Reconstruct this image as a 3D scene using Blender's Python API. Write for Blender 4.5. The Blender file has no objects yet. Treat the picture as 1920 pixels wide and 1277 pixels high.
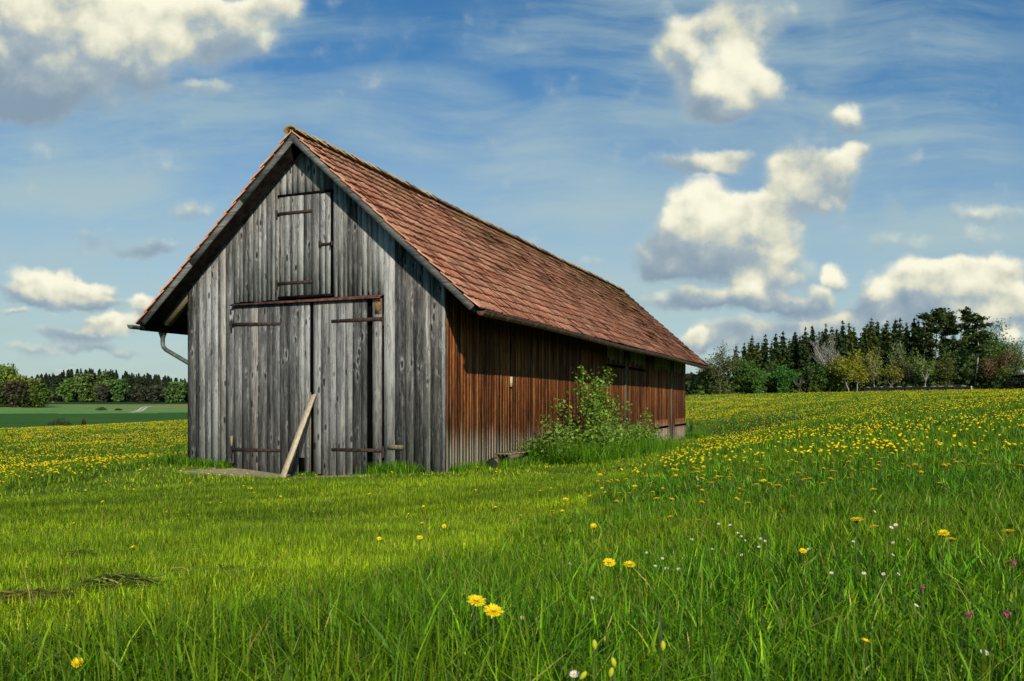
import bpy, math, random
import numpy as np
from mathutils import Vector

R = math.radians
scene = bpy.context.scene
col = scene.collection
rng = np.random.default_rng(7)

# ------------------------------------------------------------------ camera
F, HZ, EYE = 1570.0, 754.0, 1.35        # focal length and horizon of the photograph in its own pixels, eye height
cam_d = bpy.data.cameras.new('camera')
cam = bpy.data.objects.new('camera', cam_d); col.objects.link(cam)
cam.location = (0, 0, EYE); cam.rotation_euler = (R(90), 0, 0)
cam_d.sensor_width = 36; cam_d.lens = F/1920*36
cam_d.shift_y = (HZ-638.5)/1920
cam_d.clip_start = 0.05; cam_d.clip_end = 8000
cam_d.dof.use_dof = True; cam_d.dof.focus_distance = 5.5; cam_d.dof.aperture_fstop = 11
scene.camera = cam

# ------------------------------------------------------------------ sun and exposure
SUN_AZ, SUN_EL = R(168.5), R(26.9)
sd = Vector((math.sin(SUN_AZ)*math.cos(SUN_EL), math.cos(SUN_AZ)*math.cos(SUN_EL), math.sin(SUN_EL)))
sl = bpy.data.lights.new('sun', 'SUN'); sl.energy = 4.8; sl.angle = R(0.5); sl.color = (1.0, 0.90, 0.74)
so = bpy.data.objects.new('sun', sl); col.objects.link(so)
so.rotation_euler = sd.to_track_quat('Z', 'Y').to_euler(); so.location = (30, -40, 60)
scene.view_settings.view_transform = 'Standard'; scene.view_settings.look = 'None'
scene.view_settings.exposure = 0.0; scene.view_settings.gamma = 1.0
scene.cycles.max_bounces = 6; scene.cycles.transparent_max_bounces = 4
scene.cycles.diffuse_bounces = 2; scene.cycles.glossy_bounces = 2

# ------------------------------------------------------------------ node helpers
class NT:
    def __init__(s, tree): s.t = tree; s.n = tree.nodes; s.l = tree.links
    def new(s, typ, **kw):
        n = s.n.new(typ)
        for k, v in kw.items(): setattr(n, k, v)
        return n
    def put(s, sock, v):
        if hasattr(v, 'node') or isinstance(v, bpy.types.NodeSocket): s.l.new(v, sock)
        else: sock.default_value = v
    def math(s, op, a, b=None, c=None, clamp=False):
        n = s.new('ShaderNodeMath', operation=op); n.use_clamp = clamp
        s.put(n.inputs[0], a)
        if b is not None: s.put(n.inputs[1], b)
        if c is not None: s.put(n.inputs[2], c)
        return n.outputs[0]
    def vec(s, op, a, b=None, scale=None):
        n = s.new('ShaderNodeVectorMath', operation=op); s.put(n.inputs[0], a)
        if b is not None: s.put(n.inputs[1], b)
        if scale is not None: s.put(n.inputs['Scale'], scale)
        return n.outputs['Value'] if op in ('LENGTH', 'DOT_PRODUCT', 'DISTANCE') else n.outputs[0]
    def noise(s, vec, scale, detail=4, rough=0.5, out=0, dist=0.0):
        n = s.new('ShaderNodeTexNoise'); n.inputs['Scale'].default_value = scale
        n.inputs['Detail'].default_value = detail; n.inputs['Roughness'].default_value = rough
        n.inputs['Distortion'].default_value = dist
        if vec is not None: s.l.new(vec, n.inputs['Vector'])
        return n.outputs[out]
    def step(s, v, a, b, lo=0.0, hi=1.0):
        n = s.new('ShaderNodeMapRange', interpolation_type='SMOOTHSTEP'); s.put(n.inputs[0], v)
        n.inputs[1].default_value = a; n.inputs[2].default_value = b
        n.inputs[3].default_value = lo; n.inputs[4].default_value = hi
        return n.outputs[0]
    def mix(s, f, a, b, mode='MIX'):
        n = s.new('ShaderNodeMix', data_type='RGBA', blend_type=mode)
        s.put(n.inputs[0], f)
        s.put(n.inputs[6], a if not isinstance(a, tuple) else (*a, 1)[:4])
        s.put(n.inputs[7], b if not isinstance(b, tuple) else (*b, 1)[:4])
        return n.outputs[2]
    def attr(s, name, out='Color'):
        n = s.new('ShaderNodeAttribute', attribute_name=name); return n.outputs[out]
    def xyz(s, x, y, z):
        n = s.new('ShaderNodeCombineXYZ')
        s.put(n.inputs[0], x); s.put(n.inputs[1], y); s.put(n.inputs[2], z); return n.outputs[0]
    def sep(s, v):
        n = s.new('ShaderNodeSeparateXYZ'); s.l.new(v, n.inputs[0]); return n.outputs

# ------------------------------------------------------------------ sky
def build_world():
    w = bpy.data.worlds.new('World'); scene.world = w; w.use_nodes = True
    t = NT(w.node_tree); t.n.clear()
    w.cycles.sampling_method = 'MANUAL'; w.cycles.sample_map_resolution = 512
    # px: a direction, given as where the photograph shows it -> slope coordinates (x/y, z/y)
    def sp(px, py): return ((px-960)/F, (HZ-py)/F)
    blobs = [  # cx, cy, rx, ry
        # ... , weight, brightness
        (60,20,190,100,1,.15),(60,150,120,80,.9,-.45),(40,195,110,40,.7,-.7),(250,60,130,85,1,.45),(330,40,110,70,1,.2),(420,60,110,65,1,.05),(515,20,70,42,1,.15),(200,150,110,60,.55,-.3),(290,150,60,40,.4,-.4),
        (375,160,62,18,.45,.1),
        (1270,85,55,75,.75,.0),(1330,45,75,35,.55,-.05),(1420,60,70,45,.5,-.1),(1385,130,80,80,1,.35),(1400,170,90,48,1,.2),(1320,170,70,45,.8,-.1),(1310,200,50,25,.45,-.3),
        (1590,224,44,30,.8,.1),(1305,305,95,25,.7,.0),(1372,290,48,22,.7,.1),
        (1480,325,55,40,.7,.0),(1560,312,70,34,.75,.1),(1608,280,36,22,.75,.2),(1525,360,90,42,.8,-.05),(1555,345,70,40,.6,-.15),
        (1305,395,68,62,1.1,.55),(1320,430,80,60,1,.5),(1395,420,75,62,1,.3),(1430,460,75,60,1,.1),(1255,480,80,45,1,-.45),(1330,500,110,36,1,-.35),(1250,440,50,50,.8,-.1),
        (1425,535,80,38,1,.45),(1340,565,105,26,.9,-.35),(1570,515,24,36,1,.45),(1535,560,32,26,.9,.4),(1500,585,70,22,.7,-.5),(1445,575,60,20,.7,-.2),
        (1650,545,48,45,1,.35),(1740,500,75,32,1,.45),(1850,500,105,36,1,.45),(1770,555,140,36,1,-.25),(1800,580,45,26,.8,.45),(1885,570,80,36,1,-.1),(1870,580,40,26,.7,.4),(1690,595,110,30,.9,-.5),(1625,575,40,35,.8,-.3),(1905,620,30,26,.8,.4),
        (95,535,75,26,.95,.35),(180,535,55,22,.8,.3),(75,565,85,18,.8,-.25),(180,562,60,15,.6,-.3),(265,565,28,22,.9,.35),(205,600,65,22,1,.35),(150,625,80,18,.9,.0),(160,648,70,12,.6,-.25),(30,592,34,10,.6,.2),
        (350,395,65,32,.5,-.1),(280,460,75,20,.45,-.55),(170,445,40,25,.3,-.5),(705,150,34,26,.16,.1),(1302,636,30,20,.9,.3),(230,660,40,10,.5,.1),
        (1680,395,30,22,.4,.0),(1440,615,110,18,.4,-.4),(1240,560,50,26,.4,-.2),(130,690,40,7,.5,.2),(1110,490,40,16,.3,.0),
        (1465,395,70,50,.55,-.2),(1500,300,60,50,.4,-.1),(1460,640,140,30,.45,-.2),(1560,620,90,30,.5,-.1),(1380,625,90,30,.5,-.2),(1480,500,60,60,.4,-.1),(1420,25,110,40,.38,-.1),(120,480,120,40,.22,-.2),(1760,440,160,22,.22,.2),(1850,395,140,16,.2,.2),(60,660,90,14,.4,.1),(1600,605,60,26,.7,-.2),(1705,555,50,34,.7,.35),(1640,590,36,24,.6,.35),(1765,530,60,30,.5,.1),(1860,545,90,40,.6,-.1),(1400,390,50,40,.4,.2)]
    tc = t.new('ShaderNodeTexCoord'); s3 = t.sep(tc.outputs['Generated'])
    yy = t.math('MAXIMUM', s3[1], 0.06)
    U = t.math('DIVIDE', s3[0], yy); V = t.math('DIVIDE', s3[2], yy)
    P = t.xyz(U, V, 0.0)
    wn = t.noise(P, 11.0, 6, 0.58, out=1)
    wv = t.vec('SCALE', t.vec('SUBTRACT', wn, (0.5, 0.5, 0.5)), scale=0.062)
    q = t.vec('MULTIPLY', t.vec('ADD', P, wv), (1, 1, 0))
    fsum = hsum = None
    for b in blobs:
        cx, cy, rx, ry, wt, off = b
        u, v = sp(cx, cy); ix, iy = F/rx/1.30, F/ry/1.30
        m = t.new('ShaderNodeVectorMath', operation='MULTIPLY_ADD')
        t.l.new(q, m.inputs[0]); m.inputs[1].default_value = (ix, iy, 0); m.inputs[2].default_value = (-u*ix, -v*iy, 0)
        d2 = t.vec('DOT_PRODUCT', m.outputs[0], m.outputs[0])
        w = t.math('SUBTRACT', 1.0, d2, clamp=True); w = t.math('MULTIPLY', t.math('MULTIPLY', w, w), wt)
        fsum = w if fsum is None else t.math('ADD', fsum, w)
        hy = t.vec('DOT_PRODUCT', m.outputs[0], (0.10, 1.0, 0))
        hy = t.math('ADD', hy, off)
        hsum = t.math('MULTIPLY', hy, w) if hsum is None else t.math('MULTIPLY_ADD', hy, w, hsum)
    hgt = t.math('DIVIDE', hsum, t.math('MAXIMUM', fsum, 0.02))
    nA = t.noise(P, 15.0, 8, 0.57)
    nB = t.noise(t.vec('ADD', P, (0.006, 0.019, 0)), 15.0, 8, 0.57)
    def lumps(scale, off=(0, 0, 0)):
        vo = t.new('ShaderNodeTexVoronoi', feature='SMOOTH_F1'); vo.inputs['Scale'].default_value = scale; vo.inputs['Smoothness'].default_value = 0.35
        t.l.new(t.vec('ADD', t.vec('ADD', P, t.vec('SCALE', wv, scale=0.55)), off), vo.inputs['Vector']); return t.math('SUBTRACT', 0.45, vo.outputs['Distance'])
    L1 = lumps(21.0); L2 = lumps(47.0); L1b = lumps(21.0, (.004, .012, 0))
    D = t.math('MULTIPLY_ADD', t.math('SUBTRACT', nA, 0.5), 1.0, t.math('MINIMUM', fsum, 1.15))
    D = t.math('MULTIPLY_ADD', L1, 0.26, t.math('MULTIPLY_ADD', L2, 0.16, D))
    alpha = t.step(D, 0.04, 0.70)
    shade = t.math('ADD', t.math('MULTIPLY', hgt, 0.80), t.math('MULTIPLY', t.math('SUBTRACT', nA, nB), 1.25))
    shade = t.math('ADD', shade, t.math('MULTIPLY', t.math('SUBTRACT', t.noise(P, 6.0, 3), 0.5), 0.6))
    shade = t.math('ADD', shade, t.math('MULTIPLY', t.math('SUBTRACT', L1, L1b), 0.8))
    shade = t.math('ADD', shade, t.math('MULTIPLY', L2, 0.25))
    shade = t.math('SUBTRACT', shade, t.math('MULTIPLY', t.step(D, 0.75, 0.25), 0.06))
    shade = t.step(shade, -0.72, 0.62)
    cl = t.new('ShaderNodeValToRGB'); t.l.new(shade, cl.inputs[0])
    e = cl.color_ramp.elements
    e[0].position = 0.0; e[0].color = (0.24, 0.33, 0.42, 1)
    e[1].position = 1.0; e[1].color = (1.0, 0.96, 0.76, 1)
    x = e.new(0.34); x.color = (0.38, 0.46, 0.50, 1)
    x = e.new(0.66); x.color = (0.70, 0.70, 0.56, 1)
    sky = t.new('ShaderNodeTexSky', sky_type='NISHITA'); sky.sun_disc = False
    sky.sun_elevation = SUN_EL; sky.sun_rotation = SUN_AZ; sky.altitude = 400; sky.air_density = 1.0
    sky.dust_density = 0.6; sky.ozone_density = 2.0
    SK = 0.098
    base = t.vec('SCALE', sky.outputs[0], scale=SK)
    base = t.mix(1.0, base, t.mix(t.step(V, 0.02, 0.50), (0.92, 1.0, 1.0), (0.40, 0.84, 1.06)), 'MULTIPLY')
    # high thin cirrus veils, long streaks rising to the right
    rot = t.new('ShaderNodeMapping'); rot.inputs['Rotation'].default_value = (0, 0, R(-14)); rot.inputs['Scale'].default_value = (1.5, 9.0, 1)
    t.l.new(t.vec('ADD', P, t.vec('SCALE', t.noise(P, 2.5, 2, out=1), scale=0.12)), rot.inputs[0])
    ci = t.step(t.noise(rot.outputs[0], 1.6, 6, 0.6), 0.36, 0.70)
    ci2 = t.step(t.noise(P, 2.2, 3), 0.30, 0.58)
    ci3 = t.math('MULTIPLY', t.step(t.noise(rot.outputs[0], 4.2, 5, 0.62), 0.40, 0.72), t.step(V, 0.38, 0.14))
    cim = t.math('MULTIPLY', t.math('MULTIPLY', t.math('MAXIMUM', t.math('MULTIPLY', ci, 0.8), t.math('MULTIPLY', ci3, 0.8)), ci2), 0.85)
    low = t.step(V, 0.42, 0.0)
    base = t.mix(t.math('MULTIPLY', low, 0.72), base, (0.40, 0.52, 0.53))
    base = t.mix(cim, base, (0.42, 0.55, 0.55))
    # broad milky veils behind the roof
    vs = None
    for cx, cy, rx, ry in ((900,275,330,70),(1060,370,300,75),(760,190,220,80),(1750,430,330,60),(120,330,300,110),(1180,560,240,70)):
        u, v = sp(cx, cy); m = t.new('ShaderNodeVectorMath', operation='MULTIPLY_ADD')
        t.l.new(P, m.inputs[0]); m.inputs[1].default_value = (F/rx, F/ry, 0); m.inputs[2].default_value = (-u*F/rx, -v*F/ry, 0)
        w = t.math('SUBTRACT', 1.0, t.vec('DOT_PRODUCT', m.outputs[0], m.outputs[0]), clamp=True)
        vs = w if vs is None else t.math('ADD', vs, w)
    vn = t.step(t.noise(rot.outputs[0], 2.2, 5, 0.58), 0.25, 0.68)
    base = t.mix(t.math('MULTIPLY', t.math('MULTIPLY', t.math('MINIMUM', vs, 1.0), vn), t.math('MULTIPLY', t.step(s3[1], 0.06, 0.25), 0.62)), base, (0.44, 0.57, 0.56))
    front = t.step(s3[1], 0.06, 0.25)
    veil = t.math('MULTIPLY', t.step(t.math('MULTIPLY_ADD', t.math('SUBTRACT', nA, 0.5), 0.9, fsum), -0.10, 0.85), t.math('MULTIPLY', front, 0.72))
    base = t.mix(veil, base, (0.43, 0.54, 0.57))
    base = t.mix(t.math('MULTIPLY', alpha, t.math('MULTIPLY', front, 0.96)), base, cl.outputs[0])
    bg = t.new('ShaderNodeBackground'); t.l.new(base, bg.inputs[0]); bg.inputs[1].default_value = 1.0
    out = t.new('ShaderNodeOutputWorld'); t.l.new(bg.outputs[0], out.inputs[0])
build_world()

# ------------------------------------------------------------------ mesh helpers
class MB:
    """collects quads / triangles with a colour per face, then links them as one mesh object"""
    def __init__(s): s.v = []; s.f = []; s.c = []; s.n = 0
    def add(s, V, Q, tint=(1, 1, 1)):
        V = np.asarray(V, np.float32).reshape(-1, 3); Q = np.asarray(Q, np.int32)
        if Q.shape[1] == 3: Q = np.hstack([Q, np.full((len(Q), 1), -1, np.int32) - s.n])
        s.v.append(V); s.f.append(Q + s.n); s.n += len(V)
        t = np.asarray(tint, np.float32)
        if t.ndim == 1: t = np.tile(t, (len(Q), 1))
        s.c.append(t); return s
    def box(s, x0, x1, y0, y1, z0, z1, tint=(1, 1, 1)):
        V = [(x0,y0,z0),(x1,y0,z0),(x1,y1,z0),(x0,y1,z0),(x0,y0,z1),(x1,y0,z1),(x1,y1,z1),(x0,y1,z1)]
        return s.add(V, BOXQ, tint)
    def hexa(s, V, tint=(1, 1, 1)): return s.add(V, BOXQ, tint)
    def tube(s, pts, rad, sides=6, tint=(1, 1, 1), caps=True):
        pts = np.asarray(pts, float); n = len(pts)
        rad = np.full(n, rad) if np.isscalar(rad) else np.asarray(rad, float)
        T = np.gradient(pts, axis=0); T /= np.linalg.norm(T, axis=1)[:, None] + 1e-9
        ref = np.array([0, 0, 1.0]) if abs(T[0][2]) < .9 else np.array([1.0, 0, 0])
        A = np.cross(T, ref); A /= np.linalg.norm(A, axis=1)[:, None] + 1e-9
        B = np.cross(T, A)
        a = np.arange(sides)*2*np.pi/sides
        V = pts[:, None] + rad[:, None, None]*(np.cos(a)[None, :, None]*A[:, None] + np.sin(a)[None, :, None]*B[:, None])
        i = np.arange(n-1)[:, None]*sides; j = np.arange(sides)[None]
        k = (j+1) % sides
        Q = np.stack([i+j, i+k, i+sides+k, i+sides+j], -1).reshape(-1, 4)
        V = V.reshape(-1, 3)
        s.add(V, Q, tint)
        if caps:
            for base, p in ((0, pts[0]), ((n-1)*sides, pts[-1])):
                VV = np.vstack([V[base:base+sides], p[None]])
                s.add(VV, [(q, (q+1) % sides, sides) for q in range(sides)], tint)
        return s
    def build(s, name, mat, parent=None, smooth=False):
        V = np.vstack(s.v); Q = np.vstack(s.f); C = np.vstack(s.c)
        tri = Q[:, 3] < 0
        cnt = np.where(tri, 3, 4).astype(np.int32)
        loops = Q.reshape(-1); loops = loops[loops >= 0]
        me = bpy.data.meshes.new(name)
        me.vertices.add(len(V)); me.vertices.foreach_set('co', V.reshape(-1))
        me.loops.add(len(loops)); me.loops.foreach_set('vertex_index', loops.astype(np.int32))
        me.polygons.add(len(Q))
        st = np.concatenate([[0], np.cumsum(cnt)[:-1]]).astype(np.int32)
        me.polygons.foreach_set('loop_start', st)
        if smooth: me.polygons.foreach_set('use_smooth', np.ones(len(Q), bool))
        at = me.attributes.new('tint', 'FLOAT_COLOR', 'FACE')
        at.data.foreach_set('color', np.hstack([C, np.ones((len(C), 1), np.float32)]).astype(np.float32).reshape(-1))
        me.update(calc_edges=True)
        if mat: me.materials.append(mat)
        o = bpy.data.objects.new(name, me); col.objects.link(o)
        if parent: o.parent = parent
        return o
BOXQ = [(0,3,2,1),(4,5,6,7),(0,1,5,4),(1,2,6,5),(2,3,7,6),(3,0,4,7)]

def tag(o, label=None, cat=None, group=None, kind=None):
    if label: o['label'] = label
    if cat: o['category'] = cat
    if group: o['group'] = group
    if kind: o['kind'] = kind
    return o
def empty(name, loc=(0, 0, 0), rz=0.0):
    o = bpy.data.objects.new(name, None); col.objects.link(o); o.location = loc; o.rotation_euler = (0, 0, rz)
    o.empty_display_size = .2; return o
def copy_tree(o, parent=None):
    c = o.copy(); col.objects.link(c)
    if parent: c.parent = parent
    for ch in list(o.children): copy_tree(ch, c)
    return c

# ------------------------------------------------------------------ materials
def new_mat(name):
    m = bpy.data.materials.new(name); m.use_nodes = True
    t = NT(m.node_tree); t.n.clear()
    out = t.new('ShaderNodeOutputMaterial'); return m, t, out
def pbsdf(t, out, color, rough=0.8, spec=0.3, bump=None, bstr=0.3, bdist=0.01, metal=0.0):
    b = t.new('ShaderNodeBsdfPrincipled')
    t.put(b.inputs['Base Color'], color if not isinstance(color, tuple) else (*color, 1)[:4])
    t.put(b.inputs['Roughness'], rough); b.inputs['Specular IOR Level'].default_value = spec; b.inputs['Metallic'].default_value = metal
    if bump is not None:
        bn = t.new('ShaderNodeBump'); bn.inputs['Strength'].default_value = bstr; bn.inputs['Distance'].default_value = bdist
        t.l.new(bump, bn.inputs['Height']); t.l.new(bn.outputs[0], b.inputs['Normal'])
    t.l.new(b.outputs[0], out.inputs[0]); return b

def wood_mat(name, dark, mid, light, stain=0.5, axis='z', bleach=None, knot=True, gain=1.0):
    """weathered boards: grain along one axis, a shift per board from the face tint (r = shade, g = pattern offset, b = warmth)"""
    m, t, out = new_mat(name)
    oc = t.new('ShaderNodeTexCoord').outputs['Object']
    tr = t.sep(t.attr('tint')); shade, offs, warm = tr[0], tr[1], tr[2]
    p = t.vec('ADD', oc, t.xyz(t.math('MULTIPLY', offs, 7.0), t.math('MULTIPLY', offs, 3.0), t.math('MULTIPLY', offs, 31.0)))
    def sc(a, along):
        v = {'z': (a, a, along), 'x': (along, a, a), 'y': (a, along, a)}[axis]
        return t.vec('MULTIPLY', p, v)
    wob = t.vec('SCALE', t.vec('SUBTRACT', t.noise(sc(6, 3.0), 1, 3, out=1), (.5, .5, .5)), scale=0.075)
    def sw(a, along): return t.vec('MULTIPLY', t.vec('ADD', p, wob), {'z': (a, a, along), 'x': (along, a, a), 'y': (a, along, a)}[axis])
    streak = t.noise(sw(34, 0.50), 1, 7, 0.66)
    grain = t.noise(sw(150, 2.2), 1, 3, 0.6)
    blot = t.noise(sc(6, 0.8), 1, 5, 0.6)
    f = t.math('ADD', t.math('MULTIPLY', streak, 0.62), t.math('MULTIPLY', grain, 0.38))
    f = t.math('ADD', f, t.math('MULTIPLY', t.math('SUBTRACT', blot, 0.5), 0.45))
    f = t.math('ADD', f, t.math('MULTIPLY', t.math('SUBTRACT', shade, 0.5), 0.30))
    rp = t.new('ShaderNodeValToRGB'); t.l.new(f, rp.inputs[0]); e = rp.color_ramp.elements
    e[0].position = 0.32; e[0].color = (*dark, 1); e[1].position = 0.70; e[1].color = (*light, 1)
    x = e.new(0.50); x.color = (*mid, 1)
    c = rp.outputs[0]
    c = t.mix(t.math('MULTIPLY', warm, 0.55), c, t.mix(1.0, c, (1.25, 1.02, 0.78), 'MULTIPLY'))
    ht = t.math('ADD', grain, t.math('MULTIPLY', streak, 0.25))
    if knot:
        vo = t.new('ShaderNodeTexVoronoi', feature='F1'); vo.inputs['Scale'].default_value = 1.0
        t.l.new(sc(7.0, 2.6), vo.inputs['Vector'])
        nz = t.math('MULTIPLY', t.math('SUBTRACT', t.noise(sc(40, 25), 1, 2), .5), 0.10)
        kd = t.math('ADD', vo.outputs['Distance'], nz)
        kr = t.sep(vo.outputs['Color'])[0]
        k = t.math('MULTIPLY', t.step(kd, 0.25, 0.13), t.step(kr, 0.36, 0.42))
        c = t.mix(t.math('MULTIPLY', k, 0.85), c, tuple(v*0.45 for v in dark))
        ring = t.math('MULTIPLY', t.step(kd, 0.50, 0.24), t.step(kr, 0.36, 0.42)); sil = t.step(t.noise(sc(30, 10), 1, 3, .6), .42, .62)
        c = t.mix(t.math('MULTIPLY', t.math('MULTIPLY', ring, sil), t.math('SUBTRACT', 0.5, t.math('MULTIPLY', k, 0.5))), c, light)
        pv = t.new('ShaderNodeTexVoronoi', feature='F1'); pv.inputs['Scale'].default_value = 1.0; t.l.new(sc(24, 6), pv.inputs['Vector'])
        pit = t.math('MULTIPLY', t.step(pv.outputs['Distance'], 0.24, 0.12), t.step(t.sep(pv.outputs['Color'])[1], 0.72, 0.76)); c = t.mix(t.math('MULTIPLY', pit, 0.85), c, tuple(v*0.4 for v in dark))
        ht = t.math('SUBTRACT', ht, t.math('MULTIPLY', k, 0.9))
    ck = t.step(t.noise(sw(70, 0.9), 1, 4, 0.7), 0.575, 0.66)
    c = t.mix(t.math('MULTIPLY', ck, 0.8), c, tuple(v*0.6 for v in dark))
    ht = t.math('SUBTRACT', ht, t.math('MULTIPLY', ck, 0.6))
    st = t.step(t.noise(sc(3.5, 0.5), 1, 4, 0.65, dist=0.5), 0.53, 0.70)
    c = t.mix(t.math('MULTIPLY', st, stain), c, tuple(v*0.55 for v in dark))
    if bleach:
        zz = t.sep(oc)[2]
        yb = t.sep(oc)[1]
        edge = t.math('ADD', zz, t.math('MULTIPLY', t.math('SUBTRACT', t.noise(sc(16, 0.4), 1, 4, 0.6), 0.5), 1.3))
        edge = t.math('ADD', edge, t.math('MULTIPLY', yb, 0.016))
        bl = t.step(edge, bleach[1], bleach[0])
        tone = t.mix(t.step(f, 0.30, 0.70), (0.30, 0.25, 0.185), (0.66, 0.57, 0.44))
        c = t.mix(t.math('MULTIPLY', bl, 0.95), c, tone)
        big = t.step(t.noise(sc(1.1, 0.35), 1, 4, .6), .44, .66)
        c = t.mix(t.math('MULTIPLY', big, t.step(yb, -6.0, 26.0, .25, .75)), c, t.mix(1.0, c, (.26, .22, .22), 'MULTIPLY'))
        pt = t.step(t.noise(sc(14, 0.9), 1, 6, 0.68), 0.55, 0.70)
        c = t.mix(t.math('MULTIPLY', pt, 0.55), c, (0.40, 0.235, 0.115))
    if gain != 1.0: c = t.mix(1.0, c, (gain, gain, gain), 'MULTIPLY')
    pbsdf(t, out, c, 0.88, 0.2, ht, 0.55, 0.006)
    return m

def plain_mat(name, color, rough=0.7, var=0.25, scale=8, spec=0.3, metal=0.0, second=None, bump=0.0):
    m, t, out = new_mat(name)
    oc = t.new('ShaderNodeTexCoord').outputs['Object']
    n = t.noise(oc, scale, 5, 0.6)
    lo = tuple(v*(1-var) for v in color); hi = second if second else tuple(v*(1+var) for v in color)
    c = t.mix(t.step(n, 0.35, 0.65), lo, hi)
    pbsdf(t, out, c, rough, spec, t.noise(oc, scale*5, 4) if bump else None, bump, 0.01, metal)
    return m

def leaf_mat(name, gain=(1, 1, 1), trans=0.3, rough=0.55, spec=0.25):
    m, t, out = new_mat(name)
    c = t.mix(1.0, t.attr('tint'), gain, 'MULTIPLY')
    b = t.new('ShaderNodeBsdfPrincipled'); t.l.new(c, b.inputs['Base Color'])
    b.inputs['Roughness'].default_value = rough; b.inputs['Specular IOR Level'].default_value = spec
    if trans > 0:
        tr = t.new('ShaderNodeBsdfTranslucent'); t.l.new(t.mix(1.0, c, (1.15, 1.15, 0.7), 'MULTIPLY'), tr.inputs[0])
        mx = t.new('ShaderNodeMixShader'); mx.inputs[0].default_value = trans
        t.l.new(b.outputs[0], mx.inputs[1]); t.l.new(tr.outputs[0], mx.inputs[2]); t.l.new(mx.outputs[0], out.inputs[0])
    else: t.l.new(b.outputs[0], out.inputs[0])
    return m

def tile_mat():
    m, t, out = new_mat('clay_tile')
    oc = t.new('ShaderNodeTexCoord').outputs['Object']
    c = t.attr('tint')
    n = t.noise(oc, 14, 5, 0.65)
    c = t.mix(t.step(n, 0.3, 0.75), t.mix(1.0, c, (0.74, 0.70, 0.68), 'MULTIPLY'), t.mix(1.0, c, (1.18, 1.16, 1.12), 'MULTIPLY'))
    sp = t.step(t.noise(oc, 38, 4, 0.7), 0.60, 0.70)
    c = t.mix(t.math('MULTIPLY', sp, 0.55), c, (0.40, 0.30, 0.20))
    dk = t.step(t.noise(oc, 22, 4, 0.7), 0.58, 0.72)
    c = t.mix(t.math('MULTIPLY', dk, 0.35), c, (0.07, 0.05, 0.042))
    pbsdf(t, out, c, 0.85, 0.2, t.noise(oc, 60, 4), 0.4, 0.006)
    return m

M = dict(
    front=wood_mat('weathered_grey_boards', (0.022,0.022,0.023), (0.150,0.150,0.148), (0.43,0.43,0.42), 0.45, gain=1.0),
    door=wood_mat('weathered_grey_door_boards', (0.022,0.022,0.023), (0.130,0.130,0.128), (0.36,0.36,0.35), 0.38, gain=0.98),
    side=wood_mat('dark_brown_boards', (0.013,0.005,0.002), (0.135,0.038,0.008), (0.48,0.170,0.044), 0.72, bleach=(0.16, 0.92), knot=False),
    pale=wood_mat('bleached_boards', (0.03,0.028,0.018), (0.13,0.115,0.07), (0.30,0.26,0.17), 0.5, knot=False),
    raw=wood_mat('pale_raw_board', (0.22,0.17,0.115), (0.42,0.34,0.24), (0.60,0.51,0.38), 0.15, knot=False),
    barge=wood_mat('grey_bargeboard', (0.045,0.045,0.044), (0.135,0.135,0.13), (0.27,0.27,0.26), 0.4, axis='x', knot=False),
    deck=plain_mat('dark_roof_deck', (0.008,0.007,0.006), 0.95, 0.4, 6, 0.0),
    rafter=wood_mat('old_rafter_timber', (0.07,0.058,0.03), (0.16,0.135,0.08), (0.30,0.26,0.17), 0.4, axis='x', knot=False),
    iron=plain_mat('rusty_iron', (0.020,0.014,0.011), 0.75, 0.5, 14, 0.4, 0.0, (0.05,0.024,0.014), 0.3),
    rust=plain_mat('rusty_red_sheet', (0.085,0.035,0.025), 0.8, 0.5, 9, 0.3, 0.0, (0.16,0.062,0.042), 0.2),
    zinc=plain_mat('mossy_zinc', (0.06,0.08,0.068), 0.6, 0.35, 7, 0.4, 0.2, (0.12,0.15,0.13)),
    copper=plain_mat('brown_copper_gutter', (0.105,0.052,0.034), 0.45, 0.4, 5, 0.5, 0.35, (0.17,0.085,0.055)),
    tile=tile_mat(),
    stain=plain_mat('rust_stained_board', (0.16,0.11,0.07), 0.9, 0.4, 9, 0.2, 0, (0.34,0.17,0.06)),
    black=plain_mat('dark_interior', (0.003,0.003,0.003), 0.95, 0.2, 6, 0.0),  # interior darkness put into the colour, for gaps and backing
    grass=leaf_mat('grass_blades', (.95, .95, .7), 0.34, 0.5, 0.18),
    foliage=leaf_mat('tree_foliage', (1, 1, 1), 0.22, 0.6, 0.15),
    petals=leaf_mat('flower_petals', (1, 1, 1), 0.2, 0.6, 0.1),
    bark=plain_mat('bark', (0.10,0.085,0.065), 0.9, 0.4, 3, 0.1, 0, (0.17,0.15,0.12)),
    birch=plain_mat('pale_bark', (0.30,0.28,0.24), 0.85, 0.4, 2, 0.1, 0, (0.42,0.40,0.36)),
    stone=plain_mat('pale_cover', (0.38,0.36,0.32), 0.8, 0.2, 3),
    logs=plain_mat('dark_log_ends', (0.012,0.010,0.009), 0.9, 0.5, 2),
)

# ------------------------------------------------------------------ barn placement and lie of the land
TH, BW, BL = 0.3867, 6.2726, 25.0157
ct, st_ = math.cos(TH), math.sin(TH)
CX, CY = -1.3171, 16.0367                        # front right corner
BO = (CX-ct*BW, CY+st_*BW)                       # front left corner = barn origin
def to_barn(X, Y):
    dx, dy = X-BO[0], Y-BO[1]
    return ct*dx-st_*dy, st_*dx+ct*dy
def from_barn(x, y): return BO[0]+ct*x+st_*y, BO[1]-st_*x+ct*y

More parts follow.
